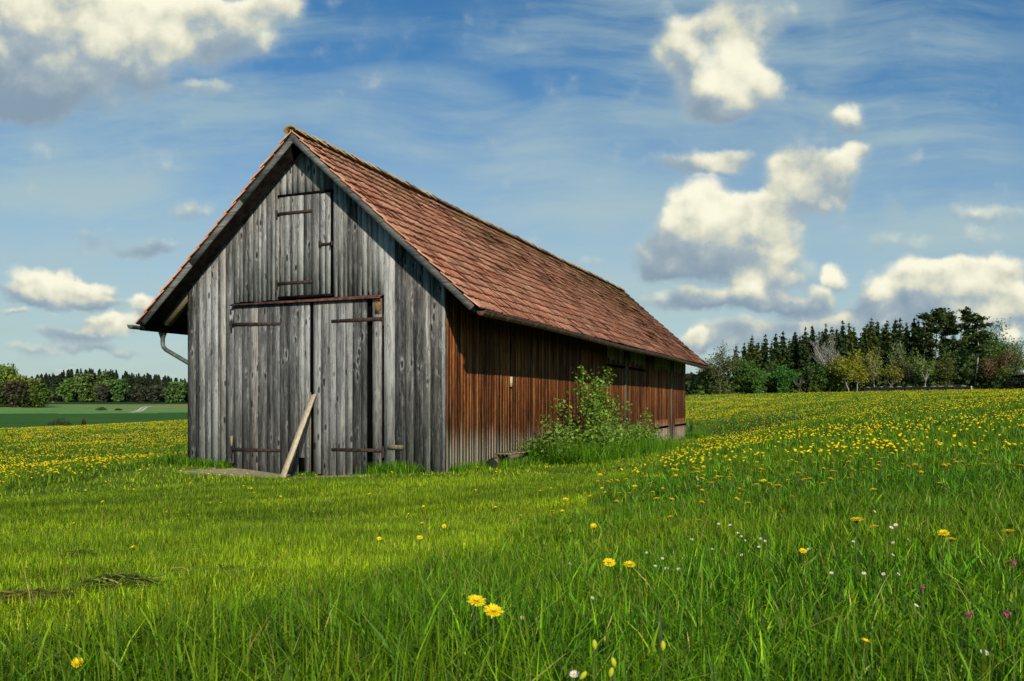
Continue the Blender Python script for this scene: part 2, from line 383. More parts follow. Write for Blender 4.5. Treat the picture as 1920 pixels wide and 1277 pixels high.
RR = np.array([0,2,4,7,11,16,22,32,48,68,90,125,170,210,300,450,600,1000,4000.])
AZ = np.radians([-180,-75,-31,-21,-8,3,12,22,31,75,180.])
ZT = np.array([
 [.74,.74,.74,.74,.74,.74,.74,.74,.7,.7,.7,.7,.7,.7,.7,.7,.7,.7,.7],
 [.74,.72,.58,.35,.08,-.2,-.4,-.45,-.55,-.75,-1.2,-3.2,-4.8,-5.0,-3.8,-1.2,1.5,6,6],
 [.74,.72,.58,.35,.08,-.2,-.4,-.45,-.55,-.75,-1.2,-3.2,-4.8,-5.0,-3.8,-1.2,1.5,6,6],
 [.74,.72,.55,.32,.10,-.10,-.33,-.40,-.38,-.32,-.4,-1.8,-4.2,-4.8,-3.8,-1.2,1.5,6,6],
 [.74,.72,.55,.32,.10,0,-.05,-.05,.05,.1,.3,0,-2,-3,-3,-1,2,6,6],
 [.74,.72,.55,.36,.2,.1,0,-.1,-.1,.2,.9,1.8,2,2,2,2,3,6,6],
 [.74,.73,.60,.52,.45,.3,.12,-.05,0,.5,1.4,2.35,2.6,2.6,2.6,3,3,6,6],
 [.74,.73,.68,.64,.62,.62,.68,.85,1.1,1.5,2.0,2.75,3.1,3.1,3.1,3.5,4,6,6],
 [.75,.74,.72,.70,.74,.85,.98,1.2,1.55,1.95,2.3,2.95,3.3,3.3,3.3,3.5,4,6,6],
 [.75,.74,.72,.70,.74,.85,.98,1.2,1.55,1.95,2.3,2.95,3.3,3.3,3.3,3.5,4,6,6],
 [.74,.74,.74,.74,.74,.74,.74,.74,.7,.7,.7,.7,.7,.7,.7,.7,.7,.7,.7]])
LG = np.linspace(0, math.log(4001), 260); AG = np.radians(np.arange(-180, 180.01, 1.0))
def _lut():
    z1 = np.array([np.interp(LG, np.log(RR+1), row) for row in ZT])
    g = np.array([np.interp(AG, AZ, z1[:, k]) for k in range(len(LG))]).T
    k = np.ones(7)/7
    for _ in range(2):
        gp = np.pad(g, ((3, 3), (0, 0)), mode='edge'); g = np.apply_along_axis(lambda a: np.convolve(a, k, 'valid'), 0, gp)
        gp = np.pad(g, ((0, 0), (3, 3)), mode='edge'); g = np.apply_along_axis(lambda a: np.convolve(a, k, 'valid'), 1, gp)
    return g
LUT = _lut()
def smooth(x, a, b):
    t = np.clip((x-a)/(b-a), 0, 1); return t*t*(3-2*t)
def fnoise(X, Y, seed, scale):
    """cheap smooth pseudo-noise, -1..1"""
    r = np.random.default_rng(seed); out = np.zeros_like(np.asarray(X, float)); w = 0
    for i in range(7):
        a = r.uniform(0, 2*np.pi); k = scale*(1.0+0.55*i)*r.uniform(.8, 1.2); ph = r.uniform(0, 6.28); am = 1/(1+.35*i)
        out += am*np.sin(k*(np.cos(a)*X+np.sin(a)*Y)+ph+1.3*np.sin(.7*k*(np.sin(a)*X-np.cos(a)*Y)+2*ph)); w += am
    return out/w*1.6
def zg(X, Y):
    X = np.asarray(X, float); Y = np.asarray(Y, float)
    r = np.hypot(X, Y); a = np.arctan2(X, Y)
    fi = np.clip((a+np.pi)/np.radians(1.0), 0, len(AG)-1.001); fj = np.clip(np.log(r+1)/LG[1], 0, len(LG)-1.001)
    i = fi.astype(int); j = fj.astype(int); u = fi-i; v = fj-j
    z = (LUT[i, j]*(1-u)*(1-v)+LUT[i+1, j]*u*(1-v)+LUT[i, j+1]*(1-u)*v+LUT[i+1, j+1]*u*v)
    z = z + 0.018*fnoise(X, Y, 3, 1.3)*np.clip(r/6, 0, 1) + 0.05*fnoise(X, Y, 4, .25)*np.clip(r/25, 0, 1)*np.clip(60/(r+1), 0, 1)
    xb, yb = to_barn(X, Y)
    d = np.hypot(np.maximum(np.maximum(-xb, xb-BW), 0), np.maximum(np.maximum(-yb, yb-BL), 0))
    base = -0.014*np.clip(yb, 0, BL) - 0.17*np.exp(-(((xb-3.1)/1.7)**2)-((yb+.3)/1.2)**2)
    return base+(z-base)*smooth(d, 0.6, 6.0)
def ground_at(px, Y): X = (px-960)/F*Y; return X, Y, float(zg(X, Y))

MOWN = [(-14,1.2),(-3,1.6),(-.9,2.6),(-.56,3.4),(.14,5.5),(1.17,9.7),(2.6,15),(5.0,24),(8.5,38),(11,44),(7,46),(2,30),(-3,22),(-7.4,19.2),(-8.0,16),(-8.2,13),(-13,9.5),(-22,8)]
def inpoly(X, Y, P):
    X = np.asarray(X); ins = np.zeros(X.shape, bool); n = len(P)
    for k in range(n):
        x0, y0 = P[k]; x1, y1 = P[(k+1) % n]
        if y0 == y1: continue
        c = ((y0 > Y) != (y1 > Y)) & (X < (x1-x0)*(Y-y0)/(y1-y0)+x0); ins ^= c
    return ins
def mown(X, Y):
    s = 0.10*np.hypot(X, Y)**0.5
    return inpoly(X+s*fnoise(X, Y, 11, 2.2), Y+s*fnoise(X, Y, 12, 2.0), MOWN)
def dirt(X, Y):
    xb, yb = to_barn(X, Y)
    a = np.exp(-(((xb-3.0)/2.0)**2)**2-(((yb+.75)/.95)**2)**2)
    b = .8*np.exp(-(((xb-BW-.25)/.5)**2)-(((yb-21)/3.4)**2)**2)
    return np.clip(np.maximum(a, b)+.35*fnoise(X, Y, 21, 5.0)*np.maximum(a, b), 0, 1)

def build_ground():
    rr = np.concatenate([[0.02], np.exp(np.linspace(math.log(.4), math.log(60), 260)), np.exp(np.linspace(math.log(61), math.log(900), 190)), np.exp(np.linspace(math.log(950), math.log(6000), 14))])
    aa = np.concatenate([np.radians(np.linspace(-45, 45, 421)), np.radians(np.linspace(48, 312, 67))])
    Rg, Ag = np.meshgrid(rr, aa, indexing='ij')
    X = Rg*np.sin(Ag); Y = Rg*np.cos(Ag); Z = zg(X, Y)
    V = np.stack([X, Y, Z], -1).reshape(-1, 3)
    nr, na = len(rr), len(aa)
    i = np.arange(nr-1)[:, None]*na; j = np.arange(na)[None]; k = (j+1) % na
    Q = np.stack([i+j, i+na+j, i+na+k, i+k], -1).reshape(-1, 4)
    m = V[Q].mean(1); x, y = m[:, 0], m[:, 1]; r = np.hypot(x, y)
    tall = np.array([.032, .075, .007]); mw = np.array([.085, .135, .011]); soil = np.array([.34, .29, .21])
    c = np.where(mown(x, y)[:, None], mw, tall)
    far = smooth(r, 25, 90)[:, None]
    c = c*(1-far)+far*np.array([.10, .185, .011])
    d = dirt(x, y)[:, None]; d = smooth(d, .3, .6); c = c*(1-d)+soil*d
    # valley fields beyond the left crest, cloud shadow painted into the near one's green
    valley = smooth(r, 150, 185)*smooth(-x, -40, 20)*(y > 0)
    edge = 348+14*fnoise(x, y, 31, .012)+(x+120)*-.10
    shaded_field = np.array([.038, .115, .016]); sunlit_field = np.array([.145, .290, .080]); tan = np.array([.22, .23, .09])
    vc = np.where((r > edge)[:, None], sunlit_field, shaded_field)
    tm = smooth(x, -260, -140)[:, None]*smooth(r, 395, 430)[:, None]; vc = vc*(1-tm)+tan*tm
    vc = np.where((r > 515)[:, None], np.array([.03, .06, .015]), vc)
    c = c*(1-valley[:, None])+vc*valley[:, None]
    mt, t, out = new_mat('meadow_ground')
    oc = t.new('ShaderNodeTexCoord').outputs['Object']
    tc = t.attr('tint')
    n1 = t.noise(oc, 9, 6, 0.65); n2 = t.noise(oc, .35, 4, 0.6)
    cc = t.mix(t.step(n1, .3, .7), t.mix(1.0, tc, (.62, .66, .6), 'MULTIPLY'), t.mix(1.0, tc, (1.3, 1.25, 1.15), 'MULTIPLY'))
    n3 = t.noise(t.vec('MULTIPLY', oc, (.02, .11, 1)), 1, 5, .6)
    cc = t.mix(t.step(n3, .36, .66), t.mix(1.0, cc, (.80, .86, .8), 'MULTIPLY'), t.mix(1.0, cc, (1.18, 1.12, 1.1), 'MULTIPLY'))
    cc = t.mix(t.step(n2, .35, .68), t.mix(1.0, cc, (.82, .9, .9), 'MULTIPLY'), t.mix(1.0, cc, (1.12, 1.08, .95), 'MULTIPLY'))
    pbsdf(t, out, cc, 0.95, 0.1, t.noise(oc, 22, 5, .65), 0.6, 0.03)
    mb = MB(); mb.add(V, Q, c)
    g = mb.build('meadow', mt, smooth=True); tag(g, 'rolling spring meadow around the barn', 'meadow', kind='structure')
    # pale farm track winding up the far field
    def depth(px, py):
        Yc = np.linspace(255, 470, 600); pyc = HZ-F*(zg((px-960)/F*Yc, Yc)+.12-EYE)/Yc
        return float(Yc[np.argmin(np.abs(pyc-py))])
    pts = [(px-960, depth(px, py)) for px, py in [(243,773.6),(252,772.6),(260,771),(265,768.5),(267.5,766),(271,763.8),(277,762.4),(290,761.6),(352,761.0)]]
    px = np.interp(np.linspace(0, 8, 90), range(9), [p[0] for p in pts]); yd = np.interp(np.linspace(0, 8, 90), range(9), [p[1] for p in pts])
    k = np.ones(9)/9; px = np.convolve(np.pad(px, 4, mode='edge'), k, 'valid'); yd = np.convolve(np.pad(yd, 4, mode='edge'), k, 'valid')
    C = np.stack([px/F*yd, yd], -1); T = np.gradient(C, axis=0); T /= np.linalg.norm(T, axis=1)[:, None]; N = np.stack([-T[:, 1], T[:, 0]], -1)
    rows = []
    for o in (-1.4, -.45, .45, 1.4):
        q = C+N*o; rows.append(np.stack([q[:, 0], q[:, 1], zg(q[:, 0], q[:, 1])+.12], -1))
    mb = MB(); n = len(C)
    for a in (0, 1, 2):
        i = np.arange(n-1); V2 = np.vstack([rows[a], rows[a+1]])
        mb.add(V2, np.stack([i, i+1, n+i+1, n+i], -1), (.26, .25, .12) if a == 1 else (.62, .56, .42))
    tag(mb.build('farm_track', leaf_mat('pale_gravel', trans=0)), 'pale farm track with two wheel ruts winding up the far field', 'track', kind='structure')
build_ground()

# ------------------------------------------------------------------ barn
SL = 0.9023; HA, OS, OF, OBK = 6.767, 0.9585, 0.50, 0.774
def roofz(x): return HA-SL*abs(x-BW/2)
barn = empty('barn', (BO[0], BO[1], 0), -TH)
tag(barn, 'long weathered timber barn with grey gable front, brown side and red tiled roof', 'barn')
prng = random.Random(5)
def pt(a=0.0, b=1.0, warm=0.0): return (prng.uniform(a, b), prng.random(), warm)

def plank_run(mb, a, b, z0, z1, y=0.0, th=0.026, wmin=.12, wmax=.2, gap=.010, axis='x', sgn=1, zj=.02, shade=(0.1, .95), warm=0.0, proud=.007):
    """boards side by side from a to b; z1 is a height or a function of position"""
    p = a
    while p < b-1e-4:
        w = min(prng.uniform(wmin, wmax), b-p)
        if b-p-w < wmin*.6: w = b-p
        l, r = p+gap/2, p+w-gap/2
        f = (lambda q: z1) if not callable(z1) else z1
        zb = (z0(p) if callable(z0) else z0)+prng.uniform(-zj, zj)
        d = y-prng.uniform(0, proud)*sgn
        j1, j2 = prng.uniform(-.002, .002), prng.uniform(-.002, .002)
        def P(q, dep, z): return (q, dep, z) if axis == 'x' else (dep, q, z)
        zl, zr = f(l), f(r)
        lo, hi = (d, d+th*sgn)
        V = [P(l+j1,lo,zb), P(r+j2,lo,zb), P(r+j2,hi,zb), P(l+j1,hi,zb), P(l,lo,zl), P(r,lo,zr), P(r,hi,zr), P(l,hi,zl)]
        mb.hexa(V, pt(*shade, warm=warm if warm else (prng.random()**6)*.5))
        p += w

def build_barn():
    top = lambda x: roofz(x)-0.13
    # --- gable wall
    mb = MB()
    plank_run(mb, 0.0, 1.262, 0.05, top, wmin=.15, wmax=.27)
    mb.box(.30, .335, -.022, -.002, .1, 3.95, pt()); mb.box(.86, .90, -.024, -.002, .06, 4.5, pt())
    plank_run(mb, 4.965, BW, -0.02, top, wmin=.15, wmax=.27)
    plank_run(mb, 1.262, 2.455, 3.47, top, y=-.004, wmin=.09, wmax=.15)
    plank_run(mb, 3.79, 4.965, 3.47, top, y=-.004, wmin=.09, wmax=.15)
    plank_run(mb, 2.455, 3.79, 5.66, top, y=.004, wmin=.12, wmax=.2, shade=(.1, .9))
    fw = mb.build('front_wall', M['front'], barn)
    mb = MB(); mb.hexa([(0.01,.07,-.3),(BW-.01,.07,-.3),(BW-.01,.12,-.3),(0.01,.12,-.3),(0.01,.07,3.75),(BW-.01,.07,3.75),(BW-.01,.12,3.75),(0.01,.12,3.75)])
    mb.add([(0.01,.07,3.75),(BW-.01,.07,3.75),(BW/2,.07,6.5)], [(0, 1, 2)])
    mb.build('gap_shade_backing', M['black'], barn)  # near-black sheet behind the boards, shade for the gaps put in as colour
    # --- double door
    def door(x0, x1, parts, hinge_z, hx0, hx1, ho):
        mb = MB()
        for a, b, zz0 in parts: plank_run(mb, a, b, zz0, 3.40, y=-.035, th=.03, wmin=.16, wmax=.24, zj=.03, shade=(.05, .9))
        d = mb.build('door', M['door'], barn)
        for hz_a, hz_b in hinge_z:
            h = MB(); h.hexa([(hx0,-.053,hz_a),(hx1,-.053,hz_b),(hx1,-.044,hz_b),(hx0,-.044,hz_a),(hx0,-.053,hz_a+.075),(hx1,-.053,hz_b+.06),(hx1,-.044,hz_b+.06),(hx0,-.044,hz_a+.075)])
            h.tube([(ho,-.062,hz_a-.10),(ho,-.062,hz_a+.12)], .022, 8)
            for q in (.15, .5, .85):
                xx = hx0+(hx1-hx0)*q; h.tube([(xx,-.053,hz_a+.035),(xx,-.062,hz_a+.035)], .014, 6)
            h.build('hinge', M['iron'], d)
        return d
    door(1.29, 3.24, [(1.29,2.96,-.15),(2.96,3.105,.23),(3.105,3.235,-.10)], [(2.97,2.95),(.30,.31)], 1.25, 2.52, 1.24)
    door(3.325, 4.94, [(3.325,4.60,-.13),(4.72,4.935,-.10)], [(2.955,2.955),(.36,.36)], 4.97, 3.77, 4.985)
    mb = MB(); mb.box(3.237, 3.323, -.012, .01, -.1, 3.40, pt(0, .1))
    mb.box(2.94, 3.12, .0, .02, -.14, .26, (0, .2, 0)); mb.build('gap_shade_strip', M['black'], barn)  # near-black strip and patch painting the shade of door gap and hole
    mb = MB(); mb.box(3.24, 3.27, -.055, -.034, -.10, 1.55, pt(.6, .9, .6)); mb.build('door_batten', M['pale'], barn)
    # --- rusty sheet over the door, sill board of the hatch
    mb = MB(); mb.hexa([(1.27,-.13,3.405),(4.96,-.13,3.425),(4.96,-.03,3.445),(1.27,-.03,3.425),(1.27,-.13,3.417),(4.96,-.13,3.437),(4.96,-.03,3.475),(1.27,-.03,3.455)])
    mb.box(1.27, 4.96, -.133, -.128, 3.392, 3.42); mb.build('drip_flashing', M['rust'], barn)
    mb = MB(); mb.box(2.46, 3.80, -.065, -.03, 3.492, 3.545, pt(0, .3)); mb.build('hatch_sill', M['deck'], barn)
    mb = MB(); mb.box(2.44, 3.80, -.05, .0, 5.615, 5.658, pt(0, .2)); mb.build('hatch_lintel', M['deck'], barn)
    mb = MB(); plank_run(mb, 2.468, 3.46, 3.55, 5.61, y=-.03, th=.028, wmin=.12, wmax=.19, zj=.006)
    ht = mb.build('hatch', M['front'], barn)
    for z in (5.25, 3.80):
        h = MB(); h.box(2.42, 3.30, -.050, -.041, z-.015, z+.045); h.tube([(2.42,-.05,z-.07),(2.42,-.05,z+.1)], .02, 8); h.build('hinge', M['iron'], ht)
    mb = MB(); plank_run(mb, 3.47, 3.73, 3.55, 5.61, y=-.018, wmin=.12, wmax=.14, zj=.004); f2 = mb.build('hatch', M['front'], barn)
    h = MB(); h.box(3.46, 3.80, -.050, -.030, 4.54, 4.585); h.box(3.47, 3.52, -.06, -.03, 4.51, 4.63); h.box(3.74, 3.80, -.06, -.03, 4.52, 4.60); h.build('latch', M['iron'], f2)
    mb = MB(); mb.box(3.732, 3.785, .0, .01, 3.52, 5.61); mb.build('gap_shade_strip', M['black'], barn)  # black strip standing in for the shaded gap beside the hatch
    # --- small odds and ends nailed to the front
    mb = MB(); mb.box(1.19, 1.285, -.07, -.03, 3.03, 3.21, (.7, .2, .1)); mb.build('wood_block', M['front'], barn)
    mb = MB(); mb.box(1.225, 1.275, -.075, -.03, .41, .63, (.9, .2, .2)); mb.build('wood_block', M['pale'], barn)
    mb = MB(); mb.box(5.06, 5.42, -.045, -.008, .43, .51, (.6, .5, .2)); mb.build('cleat', M['pale'], barn)
    # --- long sides and back
    mb = MB()
    sz = lambda y: -.05-.014*y-.25
    zt = roofz(BW)-.12
    plank_run(mb, 0.02, 3.355, sz, zt, y=BW, axis='y', sgn=-1, wmin=.09, wmax=.17, gap=.007, proud=.005, shade=(.2, .85))
    plank_run(mb, 3.43, BL, sz, zt, y=BW, axis='y', sgn=-1, wmin=.09, wmax=.17, gap=.007, proud=.005, shade=(.2, .85))
    for y in (.55, 1.9, 5.2, 7.4, 10.2): mb.box(BW, BW+.018, y, y+.035, -.3, zt, pt(0, .5))
    sw = mb.build('side_wall', M['side'], barn)
    mb = MB(); mb.box(BW-.12, BW-.07, .15, BL-.1, -.6, 3.7); mb.build('gap_shade_backing', M['black'], barn)  # same near-black sheet, painting the dark behind the side boards
    mb = MB(); mb.box(BW-.028, BW-.005, 3.357, 3.428, -.25, zt, (0, 0, 0)); mb.build('gap_shade_strip', M['black'], barn)  # black fill painting the shade inside the side wall's slit
    mb = MB(); mb.box(BW-.004, BW+.045, 3.35, 3.44, 1.70, 1.93, (.95, .3, .1)); mb.build('latch', M['raw'], barn)
    mb = MB(); mb.box(BW-.03, BW+.024, -.012, .085, -.05, zt, pt(.5, .8)); mb.build('corner_board', M['front'], barn)
    for a, b, bar in ((11.45, 13.5, 1), (14.35, 16.6, 1), (18.3, 21.3, 0), (22.2, 24.9, 0)):
        mb = MB(); plank_run(mb, a, b, 2.70, zt-.15, y=BW+.036, axis='y', sgn=-1, th=.018, wmin=.12, wmax=.2, zj=.10, shade=(.2, .9))
        s = mb.build('shutter', M['pale'], barn)
        if bar:
            h = MB(); h.box(BW+.018, BW+.075, a, b, 2.50, 2.57, pt(.2, .5)); h.build('rail', M['deck'], s)
    for y, w in ((13.85, .32), (21.7, .28), (17.3, .16)):
        mb = MB(); mb.box(BW+.018, BW+.04, y-w/2, y+w/2, -.5, zt-.06, pt(.4, .8)); mb.build('batten', M['pale'] if w > .2 else M['side'], barn)
    for a, b in ((18.4, 20.8), (22.5, 24.85)):
        mb = MB(); plank_run(mb, a, b, -.45, .62, y=BW+.034, axis='y', sgn=-1, th=.016, wmin=.13, wmax=.2, zj=.05, shade=(.3, .9))
        f = mb.build('flap', M['side'], barn)
        h = MB(); h.box(BW+.036, BW+.06, a-.1, b+.05, .29, .37, pt(.2, .5)); h.build('rail', M['deck'], f)
    mb = MB(); plank_run(mb, 0.02, BL, sz, zt, y=0.0, axis='y', sgn=1, wmin=.14, wmax=.22); mb.build('side_wall', M['front'], barn)
    mb = MB(); plank_run(mb, 0.0, BW, -.6, top, y=BL, sgn=-1, wmin=.14, wmax=.22); mb.build('back_wall', M['front'], barn)
    mb = MB(); mb.box(.06, BW-.2, .14, BL-.05, -.55, -.25); mb.build('foundation', M['black'], barn)

    # --- roof: deck, tiles, bargeboards, ridge, rafters
    y0, y1 = -OF, BL+OBK
    half = BW/2+OS; L = half/math.cos(math.atan(SL)); ang = math.atan(SL)
    roofs = []
    for sgn in (-1, 1):
        dv = np.array([sgn*math.cos(ang), 0, -math.sin(ang)]); nv = np.array([sgn*math.sin(ang), 0, math.cos(ang)])
        O = np.array([BW/2, 0, HA])
        def rp(s, y, h):   # distance down the slope, along the ridge, above the tile plane
            return O[None]+np.asarray(s)[:, None]*dv+np.asarray(h)[:, None]*nv+np.asarray(y)[:, None]*np.array([0, 1, 0])
        rows, cw = 17, 0.2045
        pitch = L/rows; nc = int(round((y1-y0)/cw)); cw = (y1-y0)/nc
        rI, cI = np.meshgrid(np.arange(rows), np.arange(nc), indexing='ij'); rI = rI.ravel(); cI = cI.ravel(); N = len(rI)
        yc = y0+cI*cw; s1 = (rI+1)*pitch+rng.normal(0, .008, N)+.03; s0 = rI*pitch-.06
        sag = -.03*np.sin((yc-y0)/(y1-y0)*np.pi*2.3)**2*(.3+.7*np.sin(np.clip(s1/L, 0, 1)*np.pi))+.012*fnoise(yc, s1, 41, .9)
        lift = rng.normal(0, .005, N)+.038; lift += (rng.random(N) < .02)*rng.uniform(.01, .03, N)
        tilt = rng.normal(0, .006, N)
        prof = [(0.0, .020), (.10, .004), (.5, .009), (.88, .0), (1.0, .012)]
        V = np.zeros((N, 15, 3))
        for k, (fx, ph) in enumerate(prof):
            yk = yc+fx*cw
            bow = .022*(4*fx*(1-fx))
            hh = sag+ph+tilt*(fx-.5)
            V[:, k] = rp(s0, yk, hh-.012)
            V[:, 5+k] = rp(s1+bow, yk, hh+lift)
            V[:, 10+k] = rp(s1+bow-.004, yk, hh+lift-.034)
        base = []
        for k in range(4):
            base += [(k, k+1, 5+k+1, 5+k), (5+k, 5+k+1, 10+k+1, 10+k)]
        base += [(0, 5, 10, 10), (4, 14, 9, 9)]
        q = [b for b in base if len(set(b)) == 4]
        Q = (np.array(q)[None]+(np.arange(N)*15)[:, None, None]).reshape(-1, 4)
        # clay colours: new red, old pink brown, sooty, and lichen that thickens towards the ridge and the far end
        pal = np.array([[.48,.185,.110],[.46,.225,.155],[.39,.195,.140],[.50,.280,.195],[.30,.165,.120],[.43,.245,.175]])
        far = (yc-y0)/(y1-y0); up = 1-s1/L
        w = np.stack([.3+1.6*np.clip(1-far*1.2, 0, 1)*(1-up), np.ones(N), .7+far*1.6, .9*(1-far)+.2, .25+far*.9, .7+far], 1); w /= w.sum(1)[:, None]
        pick = (w.cumsum(1) > rng.random(N)[:, None]).argmax(1)
        c = (pal[pick]*.6+np.array([.44,.215,.145])*.4)*np.array([1.10, 1.04, .98])*rng.uniform(.86, 1.14, (N, 1))
        c = c*(1-.30*far[:, None])
        lich = np.clip(.55*up**2+.75*far*up+.32*fnoise(yc, s1*2, 44, .8)-.28, 0, .75)*rng.uniform(.3, 1, N)
        c = c*(1-lich[:, None])+np.array([.20, .155, .045])*lich[:, None]
        tr = np.repeat(c, len(q), axis=0).reshape(N, len(q), 3).copy()
        ed = [k for k, b in enumerate(q) if max(b) >= 10 and min(b) >= 5]; tr[:, ed] = tr[:, ed]*.30+np.array([.012, .010, .008])  # lower tile edges darkened in colour to draw the shadow lines between rows
        mb = MB(); mb.add(V.reshape(-1, 3), Q, tr.reshape(-1, 3))
        # side faces of the verge tiles at both gable ends
        for sel, ks in ((cI == 0, (0, 5, 10)), (cI == nc-1, (4, 9, 14))):
            Vs = V[sel][:, ks, :]; n = len(Vs); dn = Vs[:, 0]-nv*.022
            W = np.stack([Vs[:, 0], Vs[:, 1], Vs[:, 2], dn], 1).reshape(-1, 3)
            mb.add(W, (np.array([[0, 1, 2, 3]])+(np.arange(n)*4)[:, None]), np.clip(c[sel]*1.3, 0, 1))
        rf = mb.build('roof', M['tile'], barn); roofs.append(rf)
        # boards under the tiles
        def slab(sa, sb, ya, yb, ha, hb):
            P = lambda s, y, h: tuple(O+s*dv+h*nv+np.array([0, y, 0]))
            return [P(sa,ya,ha),P(sb,ya,ha),P(sb,yb,ha),P(sa,yb,ha),P(sa,ya,hb),P(sb,ya,hb),P(sb,yb,hb),P(sa,yb,hb)]
        mb = MB(); mb.hexa(slab(.0, L-.05, y0+.06, y1-.06, -.075, -.045)); mb.build('roof_deck', M['deck'], rf)
        for ya in (y0+.03, y1-.06):
            mb = MB(); n = 3
            for k in range(n):
                a, b = (L-.10)*k/n, (L-.10)*(k+1)/n
                mb.hexa(slab(a+.003, b-.003, ya, ya+.030, -.152, -.028), pt(.2, .6))
            bo = mb.build('bargeboard', M['barge'], rf)
        for k in range(17):
            ya = .02+k*1.55
            if ya > BL-.1: break
            mb = MB(); mb.hexa(slab(L-1.60, L-.22, ya, ya+.14, -.235, -.077), pt(.3, .8)); mb.build('rafter', M['rafter'], barn)
    for sgn in (-1, 1):
        xe = BW/2+sgn*(half-.045)
        mb = MB(); mb.box(min(xe, xe+sgn*.025), max(xe, xe+sgn*.025), y0+.07, y1-.07, HA-SL*half-.15, HA-SL*half-.005, (.3, .3, 0)); mb.build('eave_light_blocker', M['deck'], barn)  # added board blocking sunlight that leaked between gutter and tiles
    # ridge tiles: half round clay caps, each lapping over the next
    mb = MB(); y = y0-.06; k = 0
    while y < y1-.1:
        ln = .43; a = np.linspace(-1.02, 1.02, 9)
        r0, r1 = .155, .138; zt0 = HA-.075
        tilt = prng.uniform(-.01, .015); dz = .012*math.sin(y*.7)
        c = np.array([.36, .28, .16])*prng.uniform(.75, 1.2) if k < 9 or prng.random() < .55 else np.array([.16, .105, .075])*prng.uniform(.7, 1.3)
        if k == 0: c = np.array([.34, .22, .07])
        rings = []
        for yy, r, h in ((y, r0, .034+tilt+dz), (y+ln, r1, .0+dz), (y, r0-.022, .024+tilt+dz), (y+ln, r1-.022, -.01+dz)):
            rings.append(np.stack([BW/2+r*1.12*np.sin(a*1.25), np.full(9, yy), zt0+h+r*np.cos(a*1.25)], -1))
        V = np.vstack(rings); q = []
        for i in range(8): q += [(i, i+1, 9+i+1, 9+i), (i, 18+i, 18+i+1, i+1), (18+i, 27+i, 27+i+1, 18+i+1)]
        mb.add(V, q, c); y += .355; k += 1
    mb.build('ridge_cap', M['tile'], roofs[1])

    # --- gutters with brackets and downpipes
    def gutter(xc, zc, mat, ya, yb, sg):
        mb = MB(); a = np.linspace(0, np.pi, 9); r = .082
        n = 40; ys = np.linspace(ya, yb, n); V = []
        for yy in ys:
            dz = .015*math.sin(yy*.5)-.0015*(yy-ya)
            V.append(np.stack([xc+r*np.cos(a), np.full(9, yy), zc+dz-r*np.sin(a)], -1))
        for yy in ys:
            dz = .015*math.sin(yy*.5)-.0015*(yy-ya)
            V.append(np.stack([xc+(r-.006)*np.cos(a), np.full(9, yy), zc+dz-(r-.006)*np.sin(a)], -1))
        q = []
        for i in range(n-1):
            for j in range(8): q += [(i*9+j, i*9+j+1, i*9+9+j+1, i*9+9+j), (n*9+i*9+j, n*9+i*9+9+j, n*9+i*9+9+j+1, n*9+i*9+j+1)]
            q += [(i*9, i*9+9, n*9+i*9+9, n*9+i*9), (i*9+8, n*9+i*9+8, n*9+i*9+17, i*9+17)]
        mb.add(np.vstack(V), q)
        for yy in (ya, yb):
            cap = np.vstack([np.stack([xc+r*np.cos(a), np.full(9, yy), zc-r*np.sin(a)], -1), [[xc, yy, zc]]])
            mb.add(cap, [(j, j+1, 9) for j in range(8)])
        mb.tube([(xc+sg*r, ys[i], zc+.006+.015*math.sin(ys[i]*.5)-.0015*(ys[i]-ya)) for i in range(n)], .012, 6)
        gt = mb.build('gutter', mat, barn, smooth=False)
        k = 0; y = ya+.35
        while y < yb:
            b = MB(); dz = .015*math.sin(y*.5)-.0015*(y-ya)
            b.tube([(xc+(r+.005)*math.cos(t), y, zc+dz-(r+.005)*math.sin(t)) for t in np.linspace(-.2, math.pi+.1, 10)], .008, 5)
            b.build('bracket', mat, gt); y += .78
        return gt
    zc = roofz(-OS)-.045
    gl = gutter(-OS-.055, zc, M['zinc'], -OF-.13, BL+OBK+.05, -1)
    gr = gutter(BW+OS+.085, zc-.03, M['copper'], -OF-.06, BL+OBK+.08, 1)
    xg = -OS-.055
    mb = MB(); mb.tube([(xg,.30,zc-.06),(xg,.30,zc-.13),(xg,.30,zc-.21),(xg,.30,zc-.23)], [.10, .085, .055, .05], 10)
    mb.tube([(xg,.30,zc-.2),(xg,.30,zc-.36),(xg+.03,.30,zc-.43),(xg+.10,.30,zc-.49),(-.14,.30,zc-.86),(-.075,.30,zc-.92),(-.065,.30,zc-1.02),(-.065,.30,-.1)], .048, 10)
    mb.build('downpipe', M['zinc'], barn, smooth=False)
    xg = BW+OS+.055
    mb = MB(); mb.tube([(xg,BL+.62,zc-.06),(xg,BL+.62,zc-.14),(xg-.08,BL+.6,zc-.2),(BW+.14,BL+.30,zc-.58),(BW-.1,BL+.1,zc-.72),(BW-.2,BL+.08,zc-.85),(BW-.2,BL+.08,-.5)], .05, 8)
    mb.build('downpipe', M['copper'], barn)
    # rusty stain board at the right end of the door head
    mb = MB(); mb.box(4.78, 4.93, -.041, -.036, 3.09, 3.385, (.95, .4, 1.0)); mb.build('patch_board', M['stain'], barn)
build_barn()

